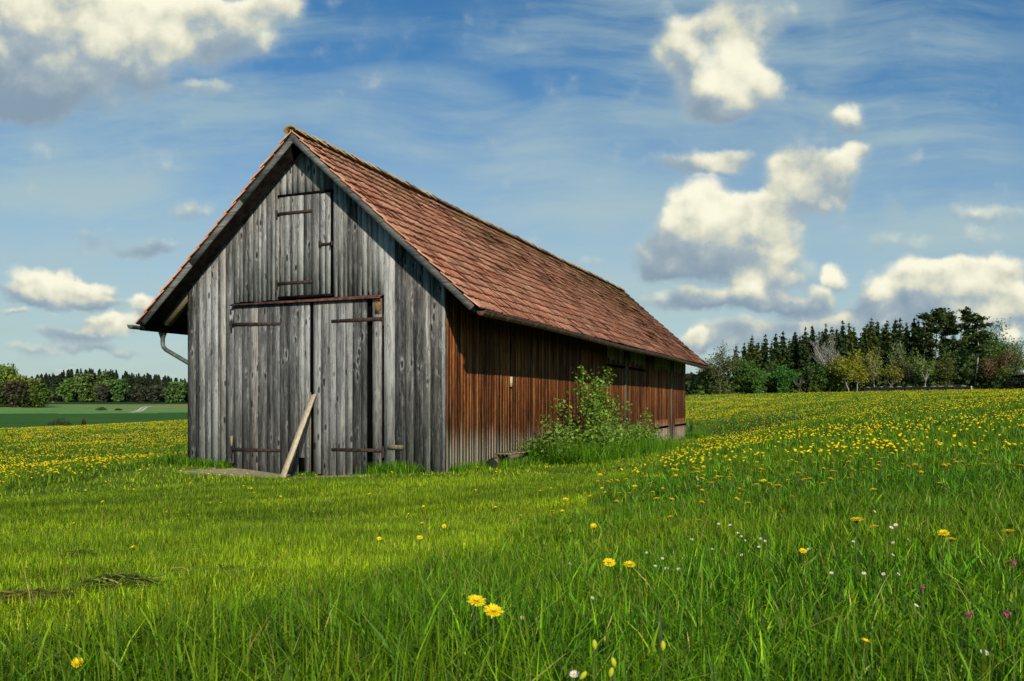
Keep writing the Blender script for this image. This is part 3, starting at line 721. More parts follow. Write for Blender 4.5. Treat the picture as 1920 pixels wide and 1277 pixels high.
# ------------------------------------------------------------------ board leaning on the door, pallet step by the side wall
FOOT = 3.25
def build_leaning_board():
    X1, Y1 = from_barn(3.36, -.075); fx, fy = from_barn(FOOT, -.95); fz = float(zg(fx, fy))-.02
    a = Vector((fx, fy, fz)); b = Vector((X1, Y1, 1.50)); d = (b-a).normalized()
    side = Vector((ct, -st_, 0)); side = (side-d*side.dot(d)).normalized(); nrm = d.cross(side).normalized()
    w, h = .062, .016; ln = (b-a).length
    mb = MB(); V = []
    for s in (0, ln):
        e = .02 if s else 0
        for u, v in ((-w, -h), (w, -h), (w, h), (-w, h)): V.append(a+d*(s+(e if u > 0 else -e))+side*u+nrm*v)
    mb.add([tuple(v) for v in V], [(0,3,2,1),(4,5,6,7),(0,1,5,4),(1,2,6,5),(2,3,7,6),(3,0,4,7)], (.75, .3, .2))
    o = mb.build('leaning_board', M['raw'])
    tag(o, 'pale bare wooden board leaning against the grey barn door', 'board')
build_leaning_board()

def build_pallet():
    x, y = from_barn(BW+.36, 2.55); z = float(zg(x, y))
    r = empty('wooden_pallet', (x, y, z-.06), -TH); r.scale = (.9, .75, .9)
    tag(r, 'old wooden pallet set as a step against the brown side wall', 'pallet')
    for k in range(5):
        mb = MB(); w = prng.uniform(.13, .17); yy = -.62+k*.27
        mb.box(-.26+prng.uniform(-.03, .03), .24+prng.uniform(-.03, .04), yy, yy+w, .36+prng.uniform(0, .012), .39, (prng.uniform(.3, .8), prng.random(), .4)); mb.build('slat', M['pale'], r)
    for xx in (-.24, .14):
        mb = MB(); mb.box(xx, xx+.08, -.62, .72, .27, .355, (prng.uniform(.3, .6), prng.random(), .4)); mb.build('bearer', M['pale'], r)
    for xx in (-.24, .13):
        for yy in (-.6, .55):
            mb = MB(); mb.box(xx, xx+.09, yy, yy+.14, -.05, .268, (prng.uniform(.2, .6), prng.random(), .5)); mb.build('block', M['pale'], r)
    x2, y2 = from_barn(BW+.28, 1.7); z2 = float(zg(x2, y2))
    mb = MB(); a = np.linspace(0, 6.28, 14)
    mb.tube([(0, -.2, .09), (0, .2, .10)], [.11, .10], 12, (.25, .5, .2)); o = mb.build('log', M['logs']); o.location = (x2, y2, z2-.02); o.rotation_euler = (0, 0, -TH+.5)
    tag(o, 'short dark log lying beside the pallet at the wall foot', 'log')
build_pallet()

# ------------------------------------------------------------------ plants
def rot_frames(n, r, up=0.0):
    """random leaf frames: two orthogonal unit vectors each"""
    N = r.normal(size=(n, 3)); N[:, 2] = np.abs(N[:, 2])*(1+up)+up*.5
    N /= np.linalg.norm(N, axis=1)[:, None]
    A = np.cross(N, r.normal(size=(n, 3))); A /= np.linalg.norm(A, axis=1)[:, None]+1e-9
    return A, np.cross(N, A), N
def leaves(mb, P, size, tint, r, asp=.55, up=.3, bend=.15):
    """diamond leaf-clumps at points P"""
    n = len(P); A, B, N = rot_frames(n, r, up)
    size = np.broadcast_to(size, (n,))[:, None]
    V = np.stack([P-A*size*.5, P+B*size*asp*.5+N*size*bend, P+A*size*.5, P-B*size*asp*.5+N*size*bend], 1).reshape(-1, 3)
    mb.add(V, np.arange(n*4).reshape(-1, 4), tint)

def skeleton(r, h, spread, levels=4, nchild=(4, 4, 3), trunk=.35, gnarl=.12, r0=.16, upb=.35, lratio=.62):
    """branching limbs: returns list of (points, radii) and the twig tips"""
    limbs, tips = [], []
    def grow(p, d, ln, rad, lev):
        n = 5; pts = [p]; q = p.copy(); dd = d.copy()
        for i in range(n-1):
            dd = dd+r.normal(0, gnarl, 3); dd[2] += upb*.12; dd /= np.linalg.norm(dd); q = q+dd*ln/(n-1); pts.append(q.copy())
        limbs.append((np.array(pts), np.linspace(rad, rad*.55, n), lev))
        if lev >= levels-1:
            tips.extend(pts[2:]); return
        k = nchild[min(lev, len(nchild)-1)]
        for c in range(k):
            f = 1.0 if c == 0 else r.uniform(.45 if lev else .55, 1.0); i = min(int(f*(n-1)), n-1); b = pts[i]
            a = r.uniform(0, 2*np.pi); o = np.array([np.cos(a), np.sin(a), r.uniform(-.05, .5)])
            nd = dd*(1.0 if c == 0 else .55)+o*spread*(.35 if c == 0 else 1.0); nd[2] += upb*.5; nd /= np.linalg.norm(nd)
            grow(b, nd, ln*lratio*r.uniform(.75, 1.2), rad*.55, lev+1)
    grow(np.zeros(3), np.array([0, 0, 1.0]), h*trunk, r0, 0)
    Z = max(t[2] for t in tips); s = h/Z
    return [(p*s, q, l) for p, q, l in limbs], np.array(tips)*s

def deciduous(name, seed, h, spread, tint, leaf_n=1500, leaf=.34, levels=5, bark='bark', clump=.5, jitter=.35, skirt=0.0, **kw):
    r = np.random.default_rng(seed)
    limbs, tips = skeleton(r, h, spread, levels, **kw)
    t = empty(name)
    mb = MB()
    for p, q, l in limbs: mb.tube(p, np.maximum(q*(.75 if leaf_n else 1.0), .02), 6 if l < 2 else 3, caps=False)
    mb.build('trunk', M[bark], t)
    if leaf_n:
        P = tips[r.integers(0, len(tips), leaf_n)]+r.normal(0, clump, (leaf_n, 3))
        if skirt:
            k = int(leaf_n*skirt); a = r.uniform(0, 6.28, k); q = h*r.uniform(.10, .26, k)*np.sqrt(r.random(k)); P[:k] = np.stack([np.cos(a)*q, np.sin(a)*q, h*r.uniform(.04, .55, k)], -1)
        P[:, 2] = np.minimum(P[:, 2], h*1.04)
        g = 1.25*r.uniform(1-jitter, 1+jitter, (leaf_n, 1))*np.array(tint)*(1+r.normal(0, .06, (leaf_n, 3)))
        mb = MB(); leaves(mb, P, r.uniform(.6, 1.25, leaf_n)*leaf*1.9, np.clip(g, 0, 1), r, .65)
        mb.build('crown', M['foliage'], t)
    return t

def spruce(name, seed, h, rad, tint, bare=.1, droop=.35, dens=1.0):
    r = np.random.default_rng(seed); t = empty(name)
    mb = MB(); mb.tube([(0,0,-.3),(0,0,h*.5),(0,0,h*.97)], [h*.013, h*.009, .02], 6, caps=False); mb.build('trunk', M['bark'], t)
    P, S = [], []; nl = int(h*2.3*dens)
    for k in range(nl):
        f = (k+r.uniform(0, .9))/nl; z = h*(bare+(1-bare)*f)
        R_ = rad*(1-f)**.8*r.uniform(.55, 1.25)+.10
        for b in range(int(5+5*(1-f))):
            a = r.uniform(0, 2*np.pi); ln = R_*r.uniform(.6, 1.12)
            for s in np.arange(.15, 1.01, max(.11, .26/max(ln, .3))):
                up = -droop*ln*s*(1-.55*s)+.10*ln*s*s
                P.append((np.cos(a)*ln*s, np.sin(a)*ln*s, z+up)); S.append((.62+.5*(1-s)+.35*(1-f))*(.45+.55*min(1, (1-f)*4)))
    P = np.array(P); n = len(P); P += r.normal(0, .10, P.shape); P[:, 2] = np.minimum(P[:, 2], h+.1)
    g = r.uniform(.6, 1.35, (n, 1))*np.array(tint)*(1+r.normal(0, .07, (n, 3)))
    mb = MB(); leaves(mb, P, np.array(S)*r.uniform(.8, 1.3, n), np.clip(g, 0, 1), r, asp=.62, up=.5); 
    mb.tube([(0,0,h*.93),(0,0,h+.35)], [.07, .01], 4, np.array(tint))
    mb.build('crown', M['foliage'], t); return t

def pine(name, seed, h, tint, rad=2.4, bare=.5):
    r = np.random.default_rng(seed); t = empty(name)
    x = np.cumsum(r.normal(0, .12, 7)); y = np.cumsum(r.normal(0, .12, 7)); z = np.linspace(-.3, h*.95, 7)
    tr = MB(); tr.tube(np.stack([x-x[0], y-y[0], z], -1), np.linspace(h*.012, .05, 7), 6, caps=False)
    P, S = [], []
    for k in range(15):
        f = r.uniform(bare, 1.0); zz = h*f; a = r.uniform(0, 2*np.pi); ln = rad*r.uniform(.35, 1.0)*(1.15-(abs(f-.78)*2.0)**1.3*.6)
        c = np.array([np.interp(zz, z, x-x[0]), np.interp(zz, z, y-y[0]), zz]); e = c+np.array([np.cos(a)*ln, np.sin(a)*ln, ln*r.uniform(.05, .5)])
        tr.tube([c, (c+e)/2+[0, 0, -.1], e], [.09, .06, .03], 4, caps=False)
        for q in range(5):
            cc = c+(e-c)*r.uniform(.55, 1.1)+r.normal(0, .35, 3)*[1, 1, .5]; n = 22
            P.append(cc+r.normal(0, .42, (n, 3))*[1, 1, .5])
    P = np.vstack(P); n = len(P)
    tr.build('trunk', M['bark'], t)
    g = r.uniform(.55, 1.4, (n, 1))*np.array(tint)*(1+r.normal(0, .07, (n, 3)))
    mb = MB(); leaves(mb, P, r.uniform(.5, .95, n), np.clip(g, 0, 1), r, asp=.65, up=.6); mb.build('crown', M['foliage'], t); return t

def put(o, px, Y, h=None, rz=0.0, label=None, cat='tree', group=None, h0=None, sx=1.0):
    x, y, z = ground_at(px, Y); o.location = (x, y, z-.1); o.rotation_euler = (0, 0, rz)
    if h and h0: k = h/h0; o.scale = (k*sx, k*sx, k)
    tag(o, label, cat, group); return o
def height_for(px, top, Y): _, _, z = ground_at(px, Y); return EYE+(HZ-top)/F*Y-z

def right_wood():
    G = (.050, .078, .020)
    base = [spruce('spruce_tree', 100+i, 14, rr, tt, bb) for i, (rr, tt, bb) in enumerate([(3.1, G, .10), (2.7, (.040,.066,.022), .12), (3.5, (.072,.096,.020), .08), (2.5, (.046,.072,.024), .2)])]
    used = set()
    spots = [(1380,648,188),(1396,643,196),(1410,628,184),(1422,640,204),(1435,627,186),(1447,638,200),(1455,623,190),(1468,621,184),(1480,634,206),(1491,620,190),(1500,630,204),(1510,614,186),(1523,609,192),(1536,622,208),
             (1548,608,186),(1560,612,198),(1572,625,208),(1580,602,186),(1592,605,192),(1604,628,206),(1614,625,212),(1634,596,182),(1645,601,188),(1655,612,204),(1663,600,190),(1679,597,184),(1688,596,194),(1700,606,206),(1715,594,186),(1722,600,202),(1742,606,206),(1770,615,212),(1812,612,210)]
    rq = random.Random(8)
    for q in range(34):
        px = rq.uniform(1372, 1870); spots.append((px, float(np.interp(px, [1372, 1400, 1450, 1520, 1590, 1640, 1720, 1800, 1870], [652, 644, 632, 618, 608, 604, 603, 606, 622]))+rq.uniform(2, 14), rq.uniform(200, 222)))
    for i, (px, top, Y) in enumerate(spots):
        k = (i*7+3*(i//4)) % 4
        o = base[k] if k not in used else copy_tree(base[k]); used.add(k)
        put(o, px, Y, height_for(px, top, Y), i*1.7, 'dark spruce in the close row of conifers forming the wood right of the barn', 'tree', 'dark spruces of the wood on the right', 14, 1.0+.15*math.sin(i*2.1))
    pg = (.048, .074, .020); n = 0
    pines = [(1733,591,184,'dark pine with a flat tufted top, leftmost of the tall pines'), (1759,583,186,'tallest dark pine of the wood with open see-through crown'), (1776,585,192,'dark pine with sparse crown just right of the tallest pine'),
             (1797,586,186,'dark broad pine between the sparse pine and the bare-trunked pine'), (1828,593,172,'pine with a long bare pale trunk and flat layered crown')]
    for i, (px, top, Y, lab) in enumerate(pines):
        h = height_for(px, top, Y); o = pine('pine_tree', 200+i, h, pg, 2.6 if i < 4 else 2.3, .42 if i in (0, 3) else .52)
        if i == 4:
            for ch in o.children:
                if ch.name.startswith('trunk'): ch.data.materials[0] = M['birch']
        put(o, px, Y, label=lab)
    D = [  # name, px, top, distance, spread, tint, leaves, leaf size, label, extra
        ('ash_tree',1350,641,168,.75,(0.098,0.116,0.036),1500,.24,'loose olive-brown tree just right of the barn roof end',dict(skirt=.3,levels=5,clump=.5,bark='bark')),
        ('shrub_tree',1316,668,172,.8,(0.072,0.123,0.026),1300,.26,'grey-green bushy tree right behind the barn eave tip',dict(skirt=.3,levels=5,clump=.5)),
        ('young_tree',1421,688,166,.6,(0.065,0.145,0.022),900,.24,'small yellow-green shrubby tree before the spruces near the barn',dict(skirt=.3,levels=4,clump=.45)),
        ('young_tree',1468,687,167,.7,(0.046,0.138,0.022),1300,.24,'small rounded fresh green tree in front of the spruce row',dict(skirt=.3,levels=4,clump=.55)),
        ('bare_tree',1499,703,162,.6,(0.065,0.072,0.024),0,.2,'tiny bare reddish sapling at the edge of the spruces',dict(levels=4,nchild=(5,4,3))),
        ('bare_tree',1557,620,170,.62,(0.065,0.072,0.024),0,.2,'large leafless tree with pale spreading branches before dark spruces',dict(levels=5,nchild=(7,5,4),trunk=.42,r0=.2,bark='birch')),
        ('birch_tree',1592,668,165,.6,(0.195,0.196,0.017),1100,.24,'left one of two yellow birches with white stems',dict(levels=4,bark='birch',clump=.5,trunk=.45)),
        ('birch_tree',1608,658,166,.6,(0.208,0.203,0.017),1400,.24,'taller right one of two yellow birches with white stems',dict(levels=4,bark='birch',clump=.55,trunk=.42)),
        ('birch_tree',1641,653,166,.35,(0.182,0.181,0.024),600,.22,'slim yellowish birch standing right of the two yellow birches',dict(levels=4,bark='birch',clump=.35,trunk=.5)),
        ('young_tree',1666,681,163,.45,(0.176,0.160,0.024),420,.22,'low sparse yellow sapling left of the log pile middle',dict(levels=4,clump=.4)),
        ('poplar_tree',1682,636,172,.3,(0.091,0.123,0.031),1000,.24,'tall thin grey-green tree against the dark spruces',dict(levels=5,clump=.4,trunk=.3,bark='birch')),
        ('young_tree',1733,661,165,.45,(0.124,0.181,0.030),650,.22,'pale green open sapling with upswept branches behind the log pile',dict(levels=4,clump=.35,bark='birch')),
        ('young_tree',1703,672,170,.4,(0.091,0.102,0.036),500,.22,'brownish thin tree behind the log pile, right of the thin grey-green tree',dict(levels=4,clump=.5)),
        ('bushy_tree',1765,662,170,.7,(0.081,0.094,0.024),1500,.26,'olive-brown bushy tree right of the pale green sapling',dict(skirt=.3,levels=4,clump=.65)),
        ('bushy_tree',1797,668,176,.7,(0.052,0.102,0.022),1500,.26,'dark green bushy tree left of the bare-trunked pine',dict(skirt=.3,levels=4,clump=.7)),
        ('beech_tree',1856,601,180,.75,(0.068,0.123,0.026),3600,.28,'big rounded green deciduous tree right of the pines',dict(skirt=.3,levels=5,clump=.75)),
        ('beech_tree',1838,640,178,.7,(0.065,0.131,0.024),1600,.28,'lower green deciduous tree below the big rounded crown',dict(skirt=.3,levels=5,clump=.7)),
        ('beech_tree',1392,672,176,.75,(.06,.12,.022),1500,.26,'rounded mid-green tree between the olive-brown tree and the spruces',dict(skirt=.3,levels=4,clump=.65)),
        ('beech_tree',1446,676,174,.75,(.065,.115,.022),1400,.26,'rounded green tree between the two small fresh green ones',dict(skirt=.3,levels=4,clump=.6)),
        ('hazel_tree',1530,682,170,.8,(.07,.12,.025),1300,.26,'low green hazel beneath the large leafless tree',dict(skirt=.4,levels=4,clump=.6)),
        ('hazel_tree',1576,694,168,.8,(.06,.11,.022),900,.26,'low dark green shrub tree just left of the two yellow birches',dict(skirt=.4,levels=4,clump=.5)),
        ('beech_tree',1625,672,174,.7,(.07,.12,.024),1400,.26,'green rounded tree between the yellow birches and the slim birch',dict(skirt=.3,levels=4,clump=.6)),
        ('beech_tree',1716,655,178,.7,(.06,.105,.022),1600,.26,'green rounded tree behind the pale green sapling',dict(skirt=.3,levels=4,clump=.65)),
        ('beech_tree',1783,648,180,.75,(.075,.125,.024),1800,.26,'mid-green rounded crown under the sparse pine',dict(skirt=.3,levels=4,clump=.7)),
        ('hazel_tree',1885,690,164,.8,(.07,.11,.025),1000,.26,'low green tree right of the reddish-brown budding tree',dict(skirt=.4,levels=4,clump=.5)),
        ('red_tree',1866,655,166,.65,(0.111,0.065,0.024),1500,.24,'reddish-brown budding tree on the right edge of the wood',dict(levels=5,clump=.55,bark='birch')),
        ('ash_tree',1903,650,172,.6,(0.098,0.123,0.042),900,.24,'grey-green tree beyond the reddish-brown tree near the photo edge',dict(levels=5,clump=.5)),
        ('bare_tree',1922,632,180,.6,(0.091,0.109,0.042),500,.22,'sparse tall tree at the far right edge of the photo',dict(levels=5,nchild=(5,4,4))),
    ]
    for i, (nm, px, top, Y, sp, tint, ln, ls, lab, kw) in enumerate(D):
        h = height_for(px, top, Y); kw = dict(kw); kw.setdefault('nchild', (6, 5, 4))
        o = deciduous(nm, 300+i, h, sp, tint, int(ln*1.9), ls*.85, **kw); put(o, px, Y, rz=i, label=lab)
    r = np.random.default_rng(9); n = 15000
    px = r.uniform(1270, 1990, n); Y = r.uniform(168, 215, n); X = (px-960)/F*Y; z = zg(X, Y)
    hh = r.random(n)**1.3*(3.2+2.6*(.5+.5*fnoise(px, px*0, 5, .06)))
    P = np.stack([X, Y, z+hh], -1); c = np.where(r.random((n, 1)) < .4, [.065, .11, .022], [.032, .046, .016])*r.uniform(.6, 1.3, (n, 1))
    mb = MB(); leaves(mb, P, r.uniform(.7, 1.5, n), c, r, .7); tag(mb.build('undergrowth', M['foliage']), 'dark shrubs and saplings filling the foot of the wood', 'undergrowth', kind='stuff')
right_wood()

def left_wood():
    r = np.random.default_rng(19)
    # the wood across the valley reads as one mass
    P, C, S = [], [], []; tr = MB()
    cols_ = [(.030,.050,.024),(.036,.056,.024),(.028,.046,.026),(.044,.064,.022)]
    for i in range(250):
        px = r.uniform(60, 420) if i > 15 else r.uniform(-90, 60); Y = r.uniform(535, 640); X = (px-960)/F*Y; z = float(zg(X, Y))
        top = np.interp(px, [-90, 0, 60, 68, 95, 115, 118, 160, 200, 260, 300, 350, 420], [690, 685, 706, 702, 700, 700, 693, 691, 693, 698, 704, 710, 712])+r.uniform(-1, 9)
        h = EYE+(HZ-top)/F*Y-z; rad = r.uniform(2.6, 4.0); n = 330
        f = r.random(n)**.8; a = r.uniform(0, 6.28, n); q = rad*(1-f)**.8*np.sqrt(r.uniform(.25, 1, n))
        P.append(np.stack([X+np.cos(a)*q, Y+np.sin(a)*q, z+h*(.06+.94*f)], -1)); S.append(r.uniform(1.6, 3.0, n)*(1-.5*f))
        C.append(np.array(cols_[i % 4])*r.uniform(.6, 1.3, (n, 1)))
        tr.tube([(X, Y, z-1), (X, Y, z+h*.9)], [.3, .08], 4, (.05, .045, .035), caps=False)
    mb = MB(); leaves(mb, np.vstack(P), np.concatenate(S), np.vstack(C), r, asp=.6)
    mb.v += tr.v; mb.f += [q+mb.n for q in tr.f]; mb.c += tr.c; mb.n += tr.n
    tag(mb.build('far_forest', M['foliage']), 'dark conifer forest across the valley left of the barn', 'forest', kind='stuff')
    T = [(128,712,530,.6,(.075,.145,.028),'rounded bright green tree at the foot of the far forest'),
         (160,703,528,.6,(.10,.15,.035),'tall pale green tree in front of the far forest with pale stem'),
         (186,701,532,.55,(.09,.135,.035),'broad pale green tree right of the pale-stemmed tree at the far forest'),
         (190,722,524,.5,(.055,.06,.035),'brownish bare-looking tree at the far forest edge'),
         (221,713,528,.5,(.075,.14,.035),'slim green tree in the middle of the far forest edge'),
         (264,726,526,.5,(.050,.054,.034),'dull olive-grey tree at the far forest edge'),
         (290,724,526,.5,(.055,.058,.038),'greyish leafless tree left of two narrow green trees'),
         (318,719,528,.4,(.07,.13,.035),'left one of two narrow green trees beside the barn wall'),
         (336,717,528,.4,(.075,.14,.035),'right one of two narrow green trees beside the barn wall')]
    for i, (px, top, Y, sp, tint, lab) in enumerate(T):
        h = height_for(px, top, Y)
        o = deciduous('deciduous_tree', 500+i, h, sp, tint, 1700, 1.0, levels=4, nchild=(6, 5, 4), clump=1.4, r0=.35, trunk=.4, skirt=.4, bark='birch' if i in (1, 3) else 'bark'); put(o, px, Y, rz=i, label=lab)
    N = [(8,686,400,.6,(.12,.18,.028),'tall sunlit yellow-green tree at the left edge of the photo',2400),
         (40,706,395,.7,(.16,.20,.028),'wide yellow-green tree behind the purple-brown tree',2000),
         (28,718,388,.6,(.058,.050,.030),'purple-brown budding tree with a pale trunk by the valley field',2000),
         (72,722,386,.65,(.065,.105,.018),'dark green rounded tree at the right end of the near grove',2400),
         (57,712,398,.6,(.12,.14,.03),'olive tree rising between the wide yellow-green tree and dark rounded tree',1500),
         (4,722,390,.6,(.05,.065,.018),'low dark green tree at the left end of the near grove',1500),
         (48,735,384,.5,(.035,.045,.014),'small dark tree beneath the purple-brown tree',900)]
    for i, (px, top, Y, sp, tint, lab, ln) in enumerate(N):
        h = height_for(px, top, Y)
        o = deciduous('grove_tree', 540+i, h, sp, tint, int(ln*1.5), .75, levels=4, nchild=(7, 5, 4), clump=1.3, r0=.35, trunk=.3, skirt=.3, bark='birch' if i == 2 else 'bark'); put(o, px, Y, rz=i, label=lab)
    o = spruce('spruce_tree', 560, height_for(25, 682, 405), 3.2, (.022,.034,.02)); put(o, 25, 405, label='dark spruce top rising above the yellow-green grove at left')
    B = [('shrub',112,795,215,2.0,(.06,.05,.028),2.2,'dry brown shrub at the near edge of the dark green field'),
         ('shrub',190,770,352,1.7,(.03,.035,.016),2.2,'round dark bush beside the winding farm track'),
         ('shrub',222,771,352,1.1,(.035,.045,.016),2.4,'flat dark bush right of the round bush in the valley'),
         ('sapling',157,791,210,1.9,(.10,.055,.02),.5,'small orange-brown sapling in the dark green field')]
    for i, (nm, px, py, Y, h, tint, wd, lab) in enumerate(B):
        n = 500; a = r.uniform(0, 6.28, n); q = np.sqrt(r.random(n))*wd*h*.5; zz = h*r.random(n)*(1-(q/(wd*h*.5))**2*.8)
        mb = MB(); leaves(mb, np.stack([np.cos(a)*q*1.3, np.sin(a)*q, zz], -1), r.uniform(.2, .45, n), np.array(tint)*r.uniform(.6, 1.3, (n, 1)), r)
        for k in range(5): mb.tube([(r.normal(0, .2), r.normal(0, .2), -.3), (r.normal(0, .5)*wd, r.normal(0, .4), h*.8)], [.04, .02], 4, (.06, .05, .04), caps=False)
        o = mb.build(nm, M['foliage']); put(o, px, Y, label=lab, cat='shrub' if nm == 'shrub' else 'sapling')
left_wood()

def log_pile():
    r = random.Random(3); root = empty('log_pile')
    a = np.array(ground_at(1617, 150)); b = np.array(ground_at(1822, 146)); tag(root, 'long low dark log pile with pale covers along the field crest', 'log pile')
    n = 66; mb = MB()
    for k in range(n):
        p = a+(b-a)*(k+.5)/n; p[2] = float(zg(p[0], p[1]))
        for lev in range(3):
            rr = r.uniform(.15, .2); zz = p[2]+.16+lev*.31+r.uniform(-.03, .03); yy = r.uniform(-.1, .1)
            mb.tube([(p[0]+r.uniform(-.05, .05), p[1]-.6+yy, zz), (p[0], p[1]+.6+yy, zz)], rr, 7, (1, 1, 1))
    mb.build('logs', M['logs'], root)
    for f, w in ((.05,.8),(.17,.7),(.26,1.1),(.335,1.2),(.43,1.3),(.57,.7),(.65,1.2),(.71,1.2),(.80,1.3),(.92,1.2)):
        p = a+(b-a)*f; p[2] = float(zg(p[0], p[1])); m2 = MB(); z0 = p[2]+1.0
        t = r.uniform(-.05, .08)
        w *= .62; z0 -= .05; m2.hexa([(p[0]-w/2,p[1]-.6,z0),(p[0]+w/2,p[1]-.6,z0+t),(p[0]+w/2,p[1]+.6,z0+t),(p[0]-w/2,p[1]+.6,z0),(p[0]-w/2+.1,p[1]-.5,z0+.07),(p[0]+w/2-.1,p[1]-.5,z0+.07+t),(p[0]+w/2-.1,p[1]+.5,z0+.07+t),(p[0]-w/2+.1,p[1]+.5,z0+.07)])
        m2.build('cover', M['stone'], root)
    p = b+np.array([-.5, -.8, 0]); p[2] = float(zg(p[0], p[1])); m2 = MB(); m2.tube([(0,0,-.1),(0,0,.85),(.02,0,.95)], [.13,.13,.10], 8); o = m2.build('marker_post', M['stone']); o.location = p
    tag(o, 'short pale post at the right end of the dark log pile', 'post')
    # little hut half hidden at the right edge, dark bush in front of it
    x, y, z = ground_at(1921, 160); hut = empty('hut', (x, y, z-.1), .5); tag(hut, 'small pale hut with dark gabled roof behind the dark bush', 'hut')
    m = MB(); m.box(-1.6, 1.6, -2, 2, 0, 1.9, (.8, .3, .2)); m.add([(-1.6,-2,1.9),(1.6,-2,1.9),(0,-2,3.2),(-1.6,2,1.9),(1.6,2,1.9),(0,2,3.2)], [(0,1,2),(3,5,4)], (.8, .3, .2)); m.build('wall', M['raw'], hut)
    m = MB()
    for s in (-1, 1): m.hexa([(0,-2.3,3.25),(s*2.0,-2.3,1.62),(s*2.0,2.3,1.62),(0,2.3,3.25),(0,-2.3,3.37),(s*2.0,-2.3,1.74),(s*2.0,2.3,1.74),(0,2.3,3.37)])
    m.build('roof', M['deck'], hut)
    m = MB(); m.box(-.55, .55, -2.04, -2.005, .05, 1.6); m.build('door', M['deck'], hut)
    rr = np.random.default_rng(77); n = 1500; q = rr.normal(size=(n, 3)); q /= np.linalg.norm(q, axis=1)[:, None]; q *= rr.random((n, 1))**.4
    P = q*[2.6, 1.6, 1.35]+[0, 0, 1.2]; P = P[P[:, 2] > 0]
    m = MB(); leaves(m, P, rr.uniform(.25, .5, len(P)), np.array([.020, .026, .011])*rr.uniform(.6, 1.4, (len(P), 1)), rr)
    o = m.build('bush', M['foliage']); put(o, 1912, 146, label='dark rounded bush at the right edge in front of the pale hut', cat='bush')
log_pile()

# ------------------------------------------------------------------ elder bush and shrubs against the side wall
def wall_bushes():
    r = np.random.default_rng(55)
    def bush(name, seed, xb, yb, h, rx, ry, n, leaf, tint, label, arms=(), stems=26):
        q = np.random.default_rng(seed); X, Y = from_barn(xb, yb); z = float(zg(X, Y)); root = empty(name, (X, Y, z-.03), -TH)
        tag(root, label, 'bush')
        st = MB(); P = []
        for k in range(stems):
            a = q.uniform(0, 6.28); f = q.uniform(.3, 1); hh = h*q.uniform(.45, .85)*(1.1-.5*f); e = np.array([np.cos(a)*rx*f*.8, np.sin(a)*ry*f*.8, hh])
            pts = np.array([[0, 0, 0], e*[.35, .35, .5]+q.normal(0, .04, 3), e]); pts[0, :2] = e[:2]*.3; st.tube(pts, [.016, .012, .006], 4, (.17, .13, .085), caps=False)
            P.append(pts[1]+(e-pts[1])*q.random((n//stems, 1))+q.normal(0, 1, (n//stems, 3))*[rx*.22, ry*.22, h*.11])
        for ex, ey, ez, m in arms:
            s0 = np.array([ex*.25, ey*.25, ez*.25]); e = np.array([ex, ey, ez]); pts = np.array([s0*0, s0, (s0+e)/2+q.normal(0, .04, 3), e]); st.tube(pts, [.02, .018, .013, .006], 4, (.09, .075, .05), caps=False)
            u = q.random((m, 1))**.7; P.append(s0+(e-s0)*(.25+.78*u)+q.normal(0, 1, (m, 3))*[.11, .11, .09])
        P = np.vstack(P); P = P[P[:, 2] > .02]; P[:, 0] = np.maximum(P[:, 0], BW+.05-xb); n2 = len(P)
        g = q.uniform(.55, 1.5, (n2, 1))*np.array(tint)*(1+q.normal(0, .08, (n2, 3)))
        st.build('stems', M['foliage'], root)
        mb = MB(); leaves(mb, P, q.uniform(.6, 1.25, n2)*leaf, np.clip(g, 0, 1), q, asp=.55, up=.5); mb.build('foliage', M['foliage'], root)
    bush('elder_bush', 1, BW+1.05, 6.1, 1.25, 1.0, 2.3, 4600, .105, (.160, .260, .035), 'tall leafy elder bush with upright shoots against the brown side wall',
         arms=[(.1,1.5,2.35,170),(.0,.9,2.1,220),(-.1,-.3,2.25,170),(.1,-1.1,1.95,150),(.0,-2.4,1.45,130),(.0,-3.2,1.05,110),(.1,.3,1.9,420),(.1,3.3,1.35,110),(.2,.6,1.6,420),(.0,2.2,1.45,240),(.3,-.6,1.5,300)])
    bush('leafy_shrub', 2, BW+.8, 3.75, 1.0, .55, .95, 1500, .10, (.145, .235, .035), 'low green shrub beside the pallet, left of the tall elder bush')
    bush('leafy_shrub', 3, BW+1.0, 10.0, 1.15, 1.0, 3.0, 5200, .105, (.150, .245, .032), 'wide low green shrub right of the tall elder bush', arms=[(.1,2.6,1.15,90),(.0,-1.8,1.3,120)])
    bush('leafy_shrub', 4, BW-.6, BL+1.2, .8, .8, .8, 700, .10, (.05, .10, .022), 'small dark green shrub behind the far corner of the barn')
wall_bushes()

